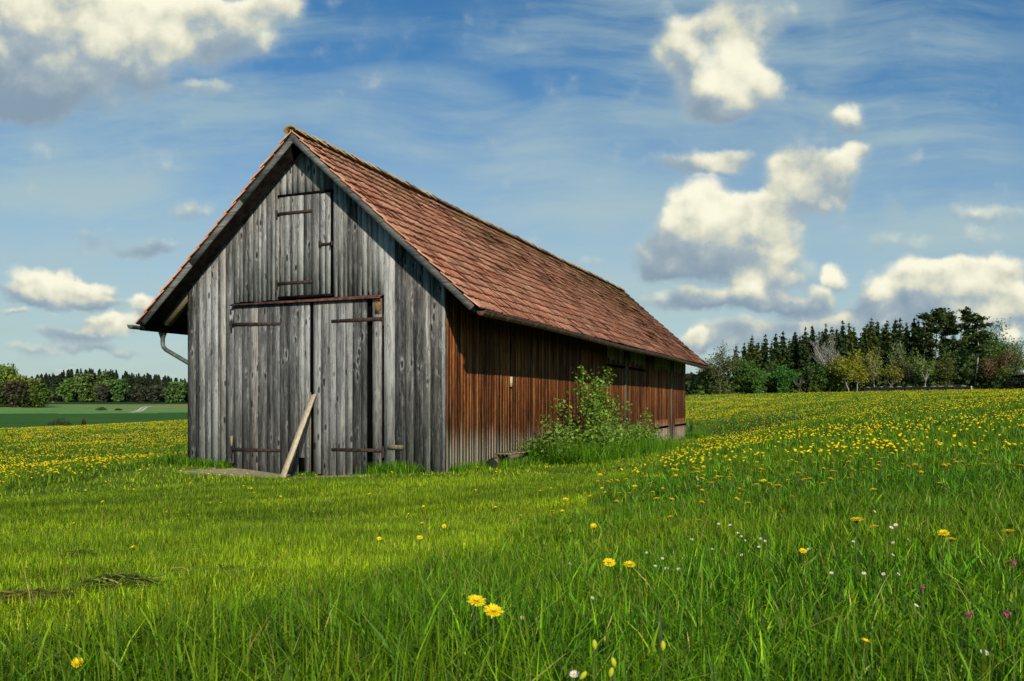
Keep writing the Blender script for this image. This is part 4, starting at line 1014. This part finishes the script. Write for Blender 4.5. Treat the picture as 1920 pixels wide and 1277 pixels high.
# ------------------------------------------------------------------ grass
def blades(mb, X, Y, L, W, tint, r, lean=.45, seg=3, z=None):
    n = len(X); z = zg(X, Y) if z is None else z
    a = r.uniform(0, 2*np.pi, n); ln = np.abs(r.normal(0, lean, n)); b = r.uniform(0, 2*np.pi, n)
    hd = np.stack([np.cos(a), np.sin(a)], -1); wd = np.stack([np.cos(b), np.sin(b)], -1)
    ts = np.linspace(0, 1, seg+1); V = np.zeros((n, (seg+1)*2, 3), np.float32)
    droop = r.uniform(.0, .45, n)*np.clip(ln, 0, 1)
    for k, t in enumerate(ts):
        off = ln*L*(.35*t+.65*t*t); up = L*(t-droop*t*t)/np.sqrt(1+.5*ln**2)
        w = W*(1-t)**.7*.5+W*.06
        if k == 0: w = W*.4
        for s, sg in ((0, -1), (1, 1)):
            V[:, 2*k+s, 0] = X+hd[:, 0]*off+sg*wd[:, 0]*w
            V[:, 2*k+s, 1] = Y+hd[:, 1]*off+sg*wd[:, 1]*w
            V[:, 2*k+s, 2] = z-.01+up
    q = np.array([(2*k, 2*k+1, 2*k+3, 2*k+2) for k in range(seg)])
    Q = (q[None]+(np.arange(n)*(seg+1)*2)[:, None, None]).reshape(-1, 4)
    mb.add(V.reshape(-1, 3), Q, np.repeat(tint, seg, axis=0))
def tint_mix(r, n, pal, w):
    pal = np.array(pal); i = r.choice(len(pal), n, p=np.array(w)/sum(w)); return pal[i]*np.clip(np.exp(r.normal(-.10, .52, (n, 1))), .2, 2.2)*(1+r.normal(0, .05, (n, 3)))
def sector(r, n, r0, r1, half=43, p=0.0):
    """points in a wedge of ground ahead; p>0 thins with distance"""
    u = r.random(n); e = 2-p
    rad = (r0**e+u*(r1**e-r0**e))**(1/e); a = np.radians(r.uniform(-half, half, n))
    return rad*np.sin(a), rad*np.cos(a)
def outside_barn(X, Y, pad=.05):
    xb, yb = to_barn(X, Y); return ~((xb > -pad) & (xb < BW+pad) & (yb > -pad) & (yb < BL+pad))
TALL = [(.066,.190,.007),(.108,.260,.009),(.180,.350,.011),(.018,.068,.006),(.25,.36,.03),(.38,.33,.13)]
TW = [5, 5, 3, 3, .8, .35]
CUT = [(.215,.345,.008),(.305,.430,.010),(.105,.225,.008),(.38,.39,.06),(.035,.085,.008)]
CW = [5, 4, 3, 1.2, 1]
def grass():
    r = np.random.default_rng(21)
    tl, mo = MB(), MB()
    for r0, r1, n, w, seg, lt, lm in ((.45, 2.3, 34000, .0042, 3, .165, .05), (2.3, 4, 56000, .0045, 3, .105, .042), (4, 8, 130000, .0065, 2, .105, .042), (8, 15, 140000, .010, 2, .12, .05), (15, 38, 190000, .020, 1, .13, .055), (38, 128, 150000, .05, 1, .20, .1)):
        half = 120 if r1 < 3 else 90 if r1 < 5 else 72 if r1 < 16 else 58 if r1 < 40 else 50
        X, Y = sector(r, int(n*half/(43 if r1 > 3 else 50)), r0, r1, half, 1.0)
        ok = outside_barn(X, Y) & (r.random(len(X)) > 1.15*smooth(dirt(X, Y), .3, .65)); X, Y = X[ok], Y[ok]
        m = mown(X, Y)
        x, y = X[~m], Y[~m]; k = len(x)
        patch = 1+.35*fnoise(x, y, 51, 1.1)
        tint = tint_mix(r, k, TALL, TW); cm = np.clip(.20+.5*fnoise(x, y, 56, .9)+.25*fnoise(x, y, 57, 3.5)+.5*smooth(-x, -1.0, 1.2), 0, .8)[:, None]; tint = tint*(1-cm)+cm*tint_mix(r, k, CUT, CW)*.8; tint = tint*(1+.25*fnoise(x, y, 52, .8)[:, None]*[1, .7, .4])
        far = smooth(np.hypot(x, y), 20, 80)[:, None]; tint = tint*(1-far)+far*np.array([.125, .235, .012])*r.uniform(.6, 1.4, (k, 1))
        blades(tl, x, y, lt*r.uniform(.45, 1.15, k)*np.clip(patch, .5, 1.4), w*np.exp(r.normal(-.1, .45, k)), np.clip(tint, 0.003, 1), r, 1.0, seg)
        x, y = X[m], Y[m]; reps = 2 if r1 <= 15 else 1
        x = np.concatenate([x+r.normal(0, .05, len(x)) for _ in range(reps)]); y = np.concatenate([y+r.normal(0, .05, len(y)) for _ in range(reps)]); k = len(x)
        tint = tint_mix(r, k, CUT, CW)*np.clip(1+.34*fnoise(x, y, 53, 1.0)[:, None]*[1, .8, .4]+.22*fnoise(x, y, 58, 4.0)[:, None]-(.24*smooth(y, 6.5, 8.5)*(1-smooth(y, 11, 14))*smooth(-x, -1.5, .5))[:, None], .2, 2)  # includes a cloud shadow band before the barn, painted into the blade colour
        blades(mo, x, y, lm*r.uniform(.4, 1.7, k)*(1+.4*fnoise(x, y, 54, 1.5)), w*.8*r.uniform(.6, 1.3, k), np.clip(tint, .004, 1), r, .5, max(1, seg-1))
    tag(tl.build('meadow_grass', M['grass']), 'tall uncut green grass of the meadow', 'grass', kind='stuff')
    tag(mo.build('mown_grass', M['grass']), 'short mown yellow-green grass around the barn', 'grass', kind='stuff')
    # rank grass left standing along the walls
    wl = MB()
    def strip(n, fx, L, w, pal=TALL, lean=.4):
        xb, yb = fx(n); X, Y = from_barn(xb, yb); ok = outside_barn(X, Y, .03); X, Y = X[ok], Y[ok]; k = len(X)
        blades(wl, X, Y, L*r.uniform(.4, 1.15, k), w*r.uniform(.6, 1.3, k), np.clip(tint_mix(r, k, pal, (TW+[1.5])[:len(pal)]), .004, 1), r, lean, 3)
    strip(12000, lambda n: (BW+.2+np.abs(r.normal(.9, .55, n)), np.maximum(r.normal(7.2, 2.8, n), 3.3)), .58, .011, TALL[:4], .8)
    strip(3500, lambda n: (BW+.15+np.abs(r.normal(.5, .35, n)), r.uniform(3.2, 13.0, n)), .5, .011, TALL[:5], .8)
    strip(900, lambda n: (BW+.45+np.abs(r.normal(.2, .18, n)), r.uniform(1.6, 3.4, n)), .24, .009)
    strip(2200, lambda n: (BW+np.abs(r.normal(0, .16, n))+.04, r.uniform(.1, 4.2, n)), .20, .008)
    strip(1300, lambda n: (r.normal(5.35, .27, n), -.12-np.abs(r.normal(0, .16, n))), .26, .010, TALL[:4])
    strip(1500, lambda n: (r.uniform(-.1, 1.3, n), -.06-np.abs(r.normal(0, .16, n))), .20, .009, TALL, .7)
    strip(700, lambda n: (-.15-np.abs(r.normal(0, .3, n)), r.uniform(-.5, .6, n)), .42, .010, TALL+[(.26,.24,.12)], .9)
    strip(350, lambda n: (r.uniform(3.0, 3.5, n), -.1-np.abs(r.normal(0, .1, n))), .12, .009)
    strip(1800, lambda n: (BW+.1+np.abs(r.normal(0, .5, n)), BL-.3+np.abs(r.normal(0, .9, n))), .35, .012, TALL[:4])
    strip(1200, lambda n: (BW+.15+np.abs(r.normal(0, .25, n)), r.uniform(13, 25, n)), .16, .012)
    tag(wl.build('wall_grass', M['grass']), 'rank dark green grass standing along the barn walls', 'grass', kind='stuff')
    # broad dandelion and dock leaves low in the near grass
    n = 9000; X, Y = sector(r, n, 1.0, 9, 43, 1.0); ok = (fnoise(X, Y, 61, 1.9) > np.where(mown(X, Y), 9, -.05)); X, Y = X[ok], Y[ok]; n = len(X)
    lf = MB(); blades(lf, X, Y, r.uniform(.04, .13, n), r.uniform(.010, .026, n), np.clip(tint_mix(r, n, [(.07,.20,.010),(.12,.27,.016),(.04,.13,.010),(.17,.30,.03)], [3, 2, 2, 1]), 0, 1), r, 1.1, 4)
    n = 420; X, Y = sector(r, n, 1.4, 9, 43, 1.0); blades(lf, X, Y, r.uniform(.12, .24, n), r.uniform(.0022, .004, n), np.clip(tint_mix(r, n, [(.34,.26,.13),(.26,.16,.08),(.22,.24,.08)], [3, 1, 2]), 0, 1), r, .7, 3)
    tag(lf.build('broad_leaves', M['grass']), 'broad weed leaves and a few dry stalks low in the near grass', 'leaves', kind='stuff')
grass()

# ------------------------------------------------------------------ flowers
YEL = np.array([.90, .70, .016])
def dandelion_head(seed, dia=.045, rings=((1.0, 26, .12), (.78, 22, .35), (.52, 16, .62), (.28, 10, .85)), closed=0.0):
    r = np.random.default_rng(seed); mb = MB(); R0 = dia/2
    for f, n, up in rings:
        for k in range(n):
            a = 2*np.pi*(k+r.uniform(-.3, .3))/n; ln = R0*f*r.uniform(.88, 1.08); up2 = up+closed*(1.0-up*.3)+r.normal(0, .05)
            d = np.array([np.cos(a), np.sin(a), 0]); s = np.array([-np.sin(a), np.cos(a), 0]); w = R0*.085
            e = np.cos(up2*1.25); h = np.sin(up2*1.25)
            p0 = d*R0*.08; p1 = d*ln*.6*e+[0, 0, ln*.6*h+.001]; p2 = d*ln*e+[0, 0, ln*h*.92]
            V = [p0-s*w*.5, p0+s*w*.5, p1+s*w, p1-s*w, p2+s*w*.7, p2-s*w*.7]
            mb.add(V, [(0, 1, 2, 3), (3, 2, 4, 5)], np.clip(YEL*r.uniform(.8, 1.1)*(np.array([1, .86, 1]) if f < .6 else 1), 0, 1))
    mb.tube([(0,0,-.014),(0,0,-.007),(0,0,.001)], [.0025, .006, .007], 8, (.09, .13, .03))
    return mb
def small_head(seed, dia=.045):
    r = np.random.default_rng(seed); mb = MB(); n = 14; R0 = dia/2
    a = np.arange(n)*2*np.pi/n; rad = R0*np.where(np.arange(n) % 2 == 0, 1.0, .82)*r.uniform(.92, 1.06, n)
    V = np.vstack([np.stack([rad*np.cos(a), rad*np.sin(a), r.uniform(-.001, .004, n)], -1), np.stack([.55*R0*np.cos(a), .55*R0*np.sin(a), np.full(n, .009)], -1), [[0, 0, .011]], [[0, 0, -.010]]])
    q = [(k, (k+1) % n, n+(k+1) % n, n+k) for k in range(n)]; mb.add(V, q, YEL)
    mb.add(V, [(n+k, n+(k+1) % n, 2*n) for k in range(n)], YEL*[1, .9, 1]); mb.add(V, [((k+1) % n, k, 2*n+1) for k in range(n)], (.30, .25, .03))
    return mb
def stem_mb(h, dx=0.0, dy=0.0, rad=.0018, tint=(.10, .15, .04)):
    mb = MB(); mb.tube([(0,0,0),(dx*.35,dy*.35,h*.5),(dx,dy,h)], [rad*1.2, rad, rad], 5, tint, caps=False); return mb

def tall_zone_density(X, Y):
    r = np.hypot(X, Y); az = np.degrees(np.arctan2(X, Y)); m = mown(X, Y)
    cl = np.clip(.70+.85*fnoise(X, Y, 71, .5)+.75*fnoise(X, Y, 72, 2.2), .04, 2.8)
    right = np.interp(r, [0, 3.5, 5, 7, 10, 16, 24, 40, 60, 90, 118, 124], [0, .25, 2.6, 10, 18, 19, 13, 9, 6, 2.6, 1.5, .7])
    left = np.interp(r, [0, 11, 14, 20, 30, 50, 75, 95, 100], [0, .5, 8, 21, 20, 15, 6, 2, 0])
    gold = 1+2.4*np.exp(-((az-13)/5)**2)*smooth(r, 40, 60)*(1-.75*smooth(r, 85, 105))
    d = np.where(az < -12, left, right*gold)*cl
    return np.where(m, 2.6*np.clip(cl-.5, .05, 2)*smooth(r, 3.5, 9), d)

def flowers():
    r = np.random.default_rng(33)
    heads = [dandelion_head(i).build('flower_head', M['petals']) for i in range(3)]
    half = dandelion_head(9, .042, ((1.0, 22, .45), (.8, 18, .6), (.5, 12, .8)), .25).build('flower_head', M['petals'])
    proto = {}
    def at(px, py, Y): return (px-960)/F*Y, Y, EYE+(HZ-py)/F*Y
    def depth_over_grass(px, py, Y, h):
        # a flower stands clear of the blades: nearer than its size says, where it would otherwise sink into them
        for _ in range(40):
            x = (px-960)/F*Y; z = EYE+(HZ-py)/F*Y
            if z-float(zg(x, Y)) >= h: break
            Y *= .985
        return Y
    def tall_mown(px, py, Y): return bool(mown(np.array([(px-960)/F*Y]), np.array([Y]))[0])
    # flowers one can pick out one by one: pixel, size, tilt, label
    N = [(893,1127,36,.40,0,'left dandelion of the bright pair in the bottom centre grass'),
         (925,1146,38,.45,1,'right and lower dandelion of the bright pair in the bottom centre grass'),
         (148,1246,30,.75,3,'half-open dandelion low in the bottom left corner of the photo'),
         (1142,1055,24,.55,0,'left dandelion of two side by side in the centre foreground'),
         (1180,1059,24,.30,2,'right dandelion of two side by side in the centre foreground'),
         (833,988,13,1.0,3,'closed-looking dandelion on a tall thin stem, centre foreground'),
         (1113,989,18,.75,3,'sideways dandelion on a bent stem above the two side by side'),
         (1606,975,24,.10,0,'wide flat dandelion in the right foreground left of a smaller one'),
         (1638,988,18,.0,1,'smaller dandelion just right of the wide flat one'),
         (1768,1000,22,.35,2,'upper dandelion of a touching pair in the right foreground'),
         (1783,1011,16,.05,0,'lower dandelion of a touching pair in the right foreground'),
         (1620,1206,22,.15,3,'dandelion low in the bottom right grass seen from the side'),
         (1505,1033,14,.5,1,'small dandelion among white daisies in the right foreground'),
         (1156,940,12,.1,2,'lone dandelion on a slanting stem where long grass meets mown grass'),
         (787,1008,12,.5,0,'short lone dandelion in the mown grass left of the tall-stemmed one'),
         (711,1010,9,.6,1,'leftmost small dandelion in the mown centre foreground'),
         (1316,942,13,.1,2,'flat dandelion in the long grass right of the slanting-stemmed one')]
    X = []
    for i, (px, py, d, tilt, k, lab) in enumerate(N):
        Y = depth_over_grass(px, py, .045*F/d, .10 if not tall_mown(px, py, .045*F/d) else .05); x, y, z = at(px, py, Y); g = float(zg(x, y)); h = max(z-g, .04)
        root = empty('dandelion', (x, y, g)); tag(root, lab, 'dandelion', 'dandelions one can pick out in the foreground')
        k_s = min(1.0, Y/(.045*F/d))**.8
        hd = half if k == 3 else heads[k]; hd = hd.copy(); hd.scale = (k_s,)*3; col.objects.link(hd); hd.parent = root
        hd.location = (.0, -.004, h); hd.rotation_euler = (tilt, r.normal(0, .2), r.uniform(0, 6.28)); hd.rotation_mode = 'XYZ'
        hd.rotation_euler = (tilt, r.normal(0, .15), 0)
        s = stem_mb(h-.01, 0, 0, .0019).build('stem', M['foliage'], root); X.append((x, y))
    # the many
    n = 1090000; x, y = sector(r, n, 3.5, 124, 52, .55)
    rad = np.hypot(x, y)
    # sampling density of sector() at this radius, to thin it to the wanted density
    e = 2-.55; samp = n*e*rad**(e-1)/(124**e-3.5**e)/(np.radians(104)*rad)
    keep = (r.random(n) < tall_zone_density(x, y)/samp) & outside_barn(x, y, .3) & (dirt(x, y) < .3)
    x, y = x[keep], y[keep]; rad = np.hypot(x, y); o = np.argsort(rad); x, y, rad = x[o], y[o], rad[o]
    vis = np.abs(x/y) < .63
    near = np.where(vis)[0][:283]; rest = np.setdiff1d(np.arange(len(x)), near)
    protos = [small_head(50+i).build('dandelion', M['petals']) for i in range(5)]
    for ob in protos: ob.parent = None
    pp = []
    for i in range(6):
        root = empty('dandelion'); h = [.10, .13, .16, .12, .05, .06][i]
        hd = (heads[i % 3] if i < 4 else half).copy(); col.objects.link(hd); hd.parent = root; hd.location = (0, 0, h); hd.rotation_euler = ((.05, .3, .12, .5, .2, .4)[i], .1*i-.2, i)
        stem_mb(h-.01, .0, .0, .002).build('stem', M['foliage'], root); pp.append(root)
    first = set()
    for j, i in enumerate(near):
        m = bool(mown(x[i:i+1], y[i:i+1])[0]); az = math.degrees(math.atan2(x[i], y[i])); z = float(zg(x[i], y[i]))
        k = (4+j % 2) if m else j % 4
        ob = pp[k] if k not in first else copy_tree(pp[k]); first.add(k)
        ob.location = (x[i], y[i], z); ob.rotation_euler = (0, 0, r.normal(0, .5)); s = float(np.clip(r.normal(.95, .2), .55, 1.25)); ob.scale = (s, s, s*r.uniform(.8, 1.2))
        if m: lab, g = 'small dandelion dotted in the short mown grass before the barn', 'dandelions in the mown grass'
        elif az > -6: lab, g = 'yellow dandelion among the many in the meadow right of the mown strip', 'dandelions in the meadow on the right'
        else: lab, g = 'yellow dandelion among the many in the meadow left of the barn', 'dandelions in the meadow on the left'
        tag(ob, lab, 'dandelion', g)
    for ob in protos+heads+[half]: bpy.data.objects.remove(ob)
    x, y, rad = x[rest], y[rest], rad[rest]; n = len(x); print('field flowers', n)
    z = zg(x, y)+np.where(mown(x, y), .07, r.uniform(.12, .20, n))
    a = np.arange(6)*np.pi/3; dia = .050*np.clip(r.normal(.9, .22, n), .35, 1.25)*(1+smooth(rad, 25, 110)*.7)
    tl = r.normal(0, .30, (n, 2)); tl[:, 1] -= .34
    ring = np.stack([dia[:, None]*.5*np.cos(a), dia[:, None]*.5*np.sin(a)], -1)
    V = np.zeros((n, 8, 3)); V[:, :6, :2] = ring; V[:, :6, 2] = (ring*tl[:, None]).sum(-1)*1.0; V[:, 6, 2] = dia*.22; V[:, 7, 2] = -dia*.25
    V += np.stack([x, y, z], -1)[:, None]
    q = np.array([(k, (k+1) % 6, 6) for k in range(6)]+[((k+1) % 6, k, 7) for k in range(6)])
    Q = (q[None]+(np.arange(n)*8)[:, None, None]).reshape(-1, 3)
    c = YEL*r.uniform(.75, 1.12, (n, 1)); white = (r.random(n) < .06*smooth(rad, 20, 50)*(fnoise(x, y, 81, .15) > .0)); c[white] = [.62, .64, .5]
    cc = np.repeat(c, 12, axis=0).reshape(n, 12, 3); cc[:, 6:] = cc[:, 6:]*.9+np.array([.1, .12, .02])*.1
    mb = MB(); 
    Qp = np.hstack([Q, np.full((len(Q), 1), -1)]); mb.v.append(V.reshape(-1, 3).astype(np.float32)); mb.f.append(Qp.astype(np.int32)); mb.c.append(cc.reshape(-1, 3).astype(np.float32)); mb.n = n*8
    tag(mb.build('field_dandelions', M['petals']), 'thick yellow sprinkle of dandelions across the far meadow', 'dandelions', kind='stuff')

    # daisies, pink clover, buds
    def small(px, py, d, kind, lab, grp, size):
        Y0 = size*F/d; Y = depth_over_grass(px, py, Y0, .075); size *= min(1.0, Y/Y0)**.9; x, y, z = at(px, py, Y); g = float(zg(x, y)); h = max(z-g, .05)
        q = np.random.default_rng(int(px*7+py))
        root = empty({'daisy': 'daisy', 'clover': 'clover_flower', 'bud': 'dandelion_bud'}[kind], (x, y, g)); mb = MB()
        if kind == 'daisy':
            for k in range(13):
                a = 2*np.pi*k/13; dd = np.array([np.cos(a), np.sin(a), .35]); s = np.array([-np.sin(a), np.cos(a), 0])*size*.09; e = dd*size*.5
                mb.add([dd*size*.1-s*.6, dd*size*.1+s*.6, e+s, e-s], [(0, 1, 2, 3)], (.78, .76, .72) if k % 3 else (.72, .55, .58))
            mb.tube([(0,0,0),(0,0,.004)], [size*.16, size*.1], 8, (.75, .5, .03))
        elif kind == 'clover':
            p = q.normal(size=(60, 3)); p /= np.linalg.norm(p, axis=1)[:, None]
            leaves(mb, p*size*.38, size*.4, np.array([.55, .13, .26])*q.uniform(.6, 1.3, (60, 1)), q, .35)
        else:
            mb.tube([(0,0,-.006),(0,0,0),(0,0,.006),(0,0,.011)], [.002, .0050, .0046, .002], 8, (.50, .52, .03))
        hd = mb.build('flower_head', M['petals'], root); hd.location = (0, 0, h); hd.rotation_euler = (.5 if kind == 'daisy' else .1, q.normal(0, .3), 0)
        stem_mb(h, 0, 0, .0013).build('stem', M['foliage'], root)
        tag(root, lab, {'daisy': 'daisy', 'clover': 'clover', 'bud': 'bud'}[kind], grp)
    dl = 'tiny white daisy among the scatter of daisies in the right foreground grass'
    for px, py, d in ((1250,1067,9),(1242,1048,7),(1369,985,6),(1384,1000,6),(1391,1007,7),(1396,1014,7),(1427,1011,7),(1435,1015,6),(1423,1026,6),(1335,1030,6),(1297,1012,6),(1620,1076,8),(1657,1077,7),(1684,1077,7),(1680,985,8),(1671,990,8),(1703,1013,7),(1675,1018,6),(1674,1041,6),(1229,1062,6),(1516,1030,6),(1069,1058,7),(1640,960,6),(1212,1037,6),(1391,1041,6),(1559,1075,7),(1600,1016,6),(1348,983,6)):
        small(px, py, d, 'daisy', dl, 'daisies in the right foreground', .018)
    for px, py, d, lab in ((978,1160,10,'single white daisy right of the bright dandelion pair'),(1718,1136,8,'white daisy left of the lower pink clover heads'),(1845,1225,15,'large white daisy head low in the bottom right corner'),(1077,1266,18,'blurred white daisy cut by the bottom edge of the photo'),(1272,1068,8,'pinkish daisy right of two white daisies, centre foreground'),(1111,1122,7,'tiny white daisy between the foreground dandelions and bottom edge')):
        small(px, py, d, 'daisy', lab, 'single foreground daisies', .018)
    for px, py, d, lab in ((1729,1102,10,'upper left pink clover head in the bottom right grass'),(1816,1153,13,'middle pink clover head in the bottom right grass'),(1888,1152,15,'rightmost pink clover head near the right edge of the photo'),(1900,1054,12,'pale pink clover head high at the right edge of the photo')):
        small(px, py, d, 'clover', lab, 'pink clover heads', .019)
    for px, py, lab in ((1115,1211,'closed yellow-green dandelion bud, tallest of the buds at the bottom centre'),(1243,1213,'closed yellow bud standing apart right of the bud cluster'),(1145,1263,'round yellow-green bud at the right of the bottom cluster'),(1092,1268,'yellow bud at the bottom edge beside a white daisy'),(1151,1244,'small green bud above the round bud of the bottom cluster')):
        small(px, py, 15, 'bud', lab, 'closed flower buds', .014)
flowers()

# ------------------------------------------------------------------ cut grass heaps, twig, dead leaf
def odds():
    r = np.random.default_rng(91)
    def heap(px, py, wd, hh, n, lab, pal):
        Y = 4.0
        for _ in range(30): x = (px-960)/F*Y; z = float(zg(x, Y)); Y = (EYE-z-.03)*F/(py-HZ)
        x = (px-960)/F*Y; z = float(zg(x, Y)); W = wd/F*Y; mb = MB()
        for k in range(n):
            p = np.array([r.normal(0, W*.34), r.normal(0, W*.20), 0]); q = (p[0]/(W*.5))**2+(p[1]/(W*.32))**2
            p[2] = hh*max(0, 1-q*.7)*r.uniform(.5, 1)+.015; a = r.normal(0, 1.0)+(np.pi if r.random() < .5 else 0); ln = r.uniform(.06, .16); d = np.array([np.cos(a), np.sin(a)*.8, r.normal(0, .12)])*ln*.5
            s = np.array([-d[1], d[0], 0]); s = s/(np.linalg.norm(s)+1e-6)*r.uniform(.0014, .0028); s[2] = r.normal(0, .001)
            b = np.array([0, 0, r.uniform(-.006, .012)])
            mb.add([p-d-s, p-d+s, p+b+s, p+b-s, p+d+s-b, p+d-s-b], [(0, 1, 2, 3), (3, 2, 4, 5)], np.array(pal[r.integers(len(pal))])*r.uniform(.6, 1.3))
        o = mb.build('cut_grass_heap', M['grass']); o.location = (x, Y, z); tag(o, lab, 'grass heap')
    olive = [(.24,.28,.06),(.15,.22,.03),(.36,.34,.13),(.07,.10,.02),(.17,.30,.02)]; gold = [(.17,.16,.03),(.21,.18,.05),(.10,.12,.02)]
    heap(222, 1092, 120, .05, 420, 'largest heap of dull cut grass on the mown ground at left', olive)
    heap(150, 1036, 50, .03, 90, 'small flat heap of cut grass beyond the largest heap', olive)
    heap(52, 1118, 150, .03, 260, 'yellowish low swath of cut grass near the left edge', gold)
    heap(432, 1064, 130, .02, 110, 'thin dark scatter of cut grass right of the largest heap', olive)
    def lie(px, py): 
        Y = 3.0
        for _ in range(30): x = (px-960)/F*Y; z = float(zg(x, Y)); Y = (EYE-z-.05)*F/(py-HZ)
        return np.array([(px-960)/F*Y, Y, float(zg((px-960)/F*Y, Y))])
    a, b = lie(228, 1228), lie(298, 1165); mb = MB(); m = (a+b)/2
    mb.tube([a+[0,0,.02], m+[.0,.0,.055], b+[0,0,.06]], [.005, .006, .004], 6, (.03, .02, .014)); tag(mb.build('twig', M['foliage']), 'dark fallen twig lying in the grass at bottom left', 'twig')
    p = lie(166, 1190); mb = MB(); leaves(mb, np.array([[0, 0, .03], [.02, .01, .035], [-.025, .0, .028], [.01, -.015, .04]]), .045, np.array([.14, .05, .025]), r, .7); o = mb.build('dead_leaf', M['foliage']); o.location = p
    tag(o, 'curled reddish-brown dead leaf in the grass at bottom left', 'leaf')
odds()
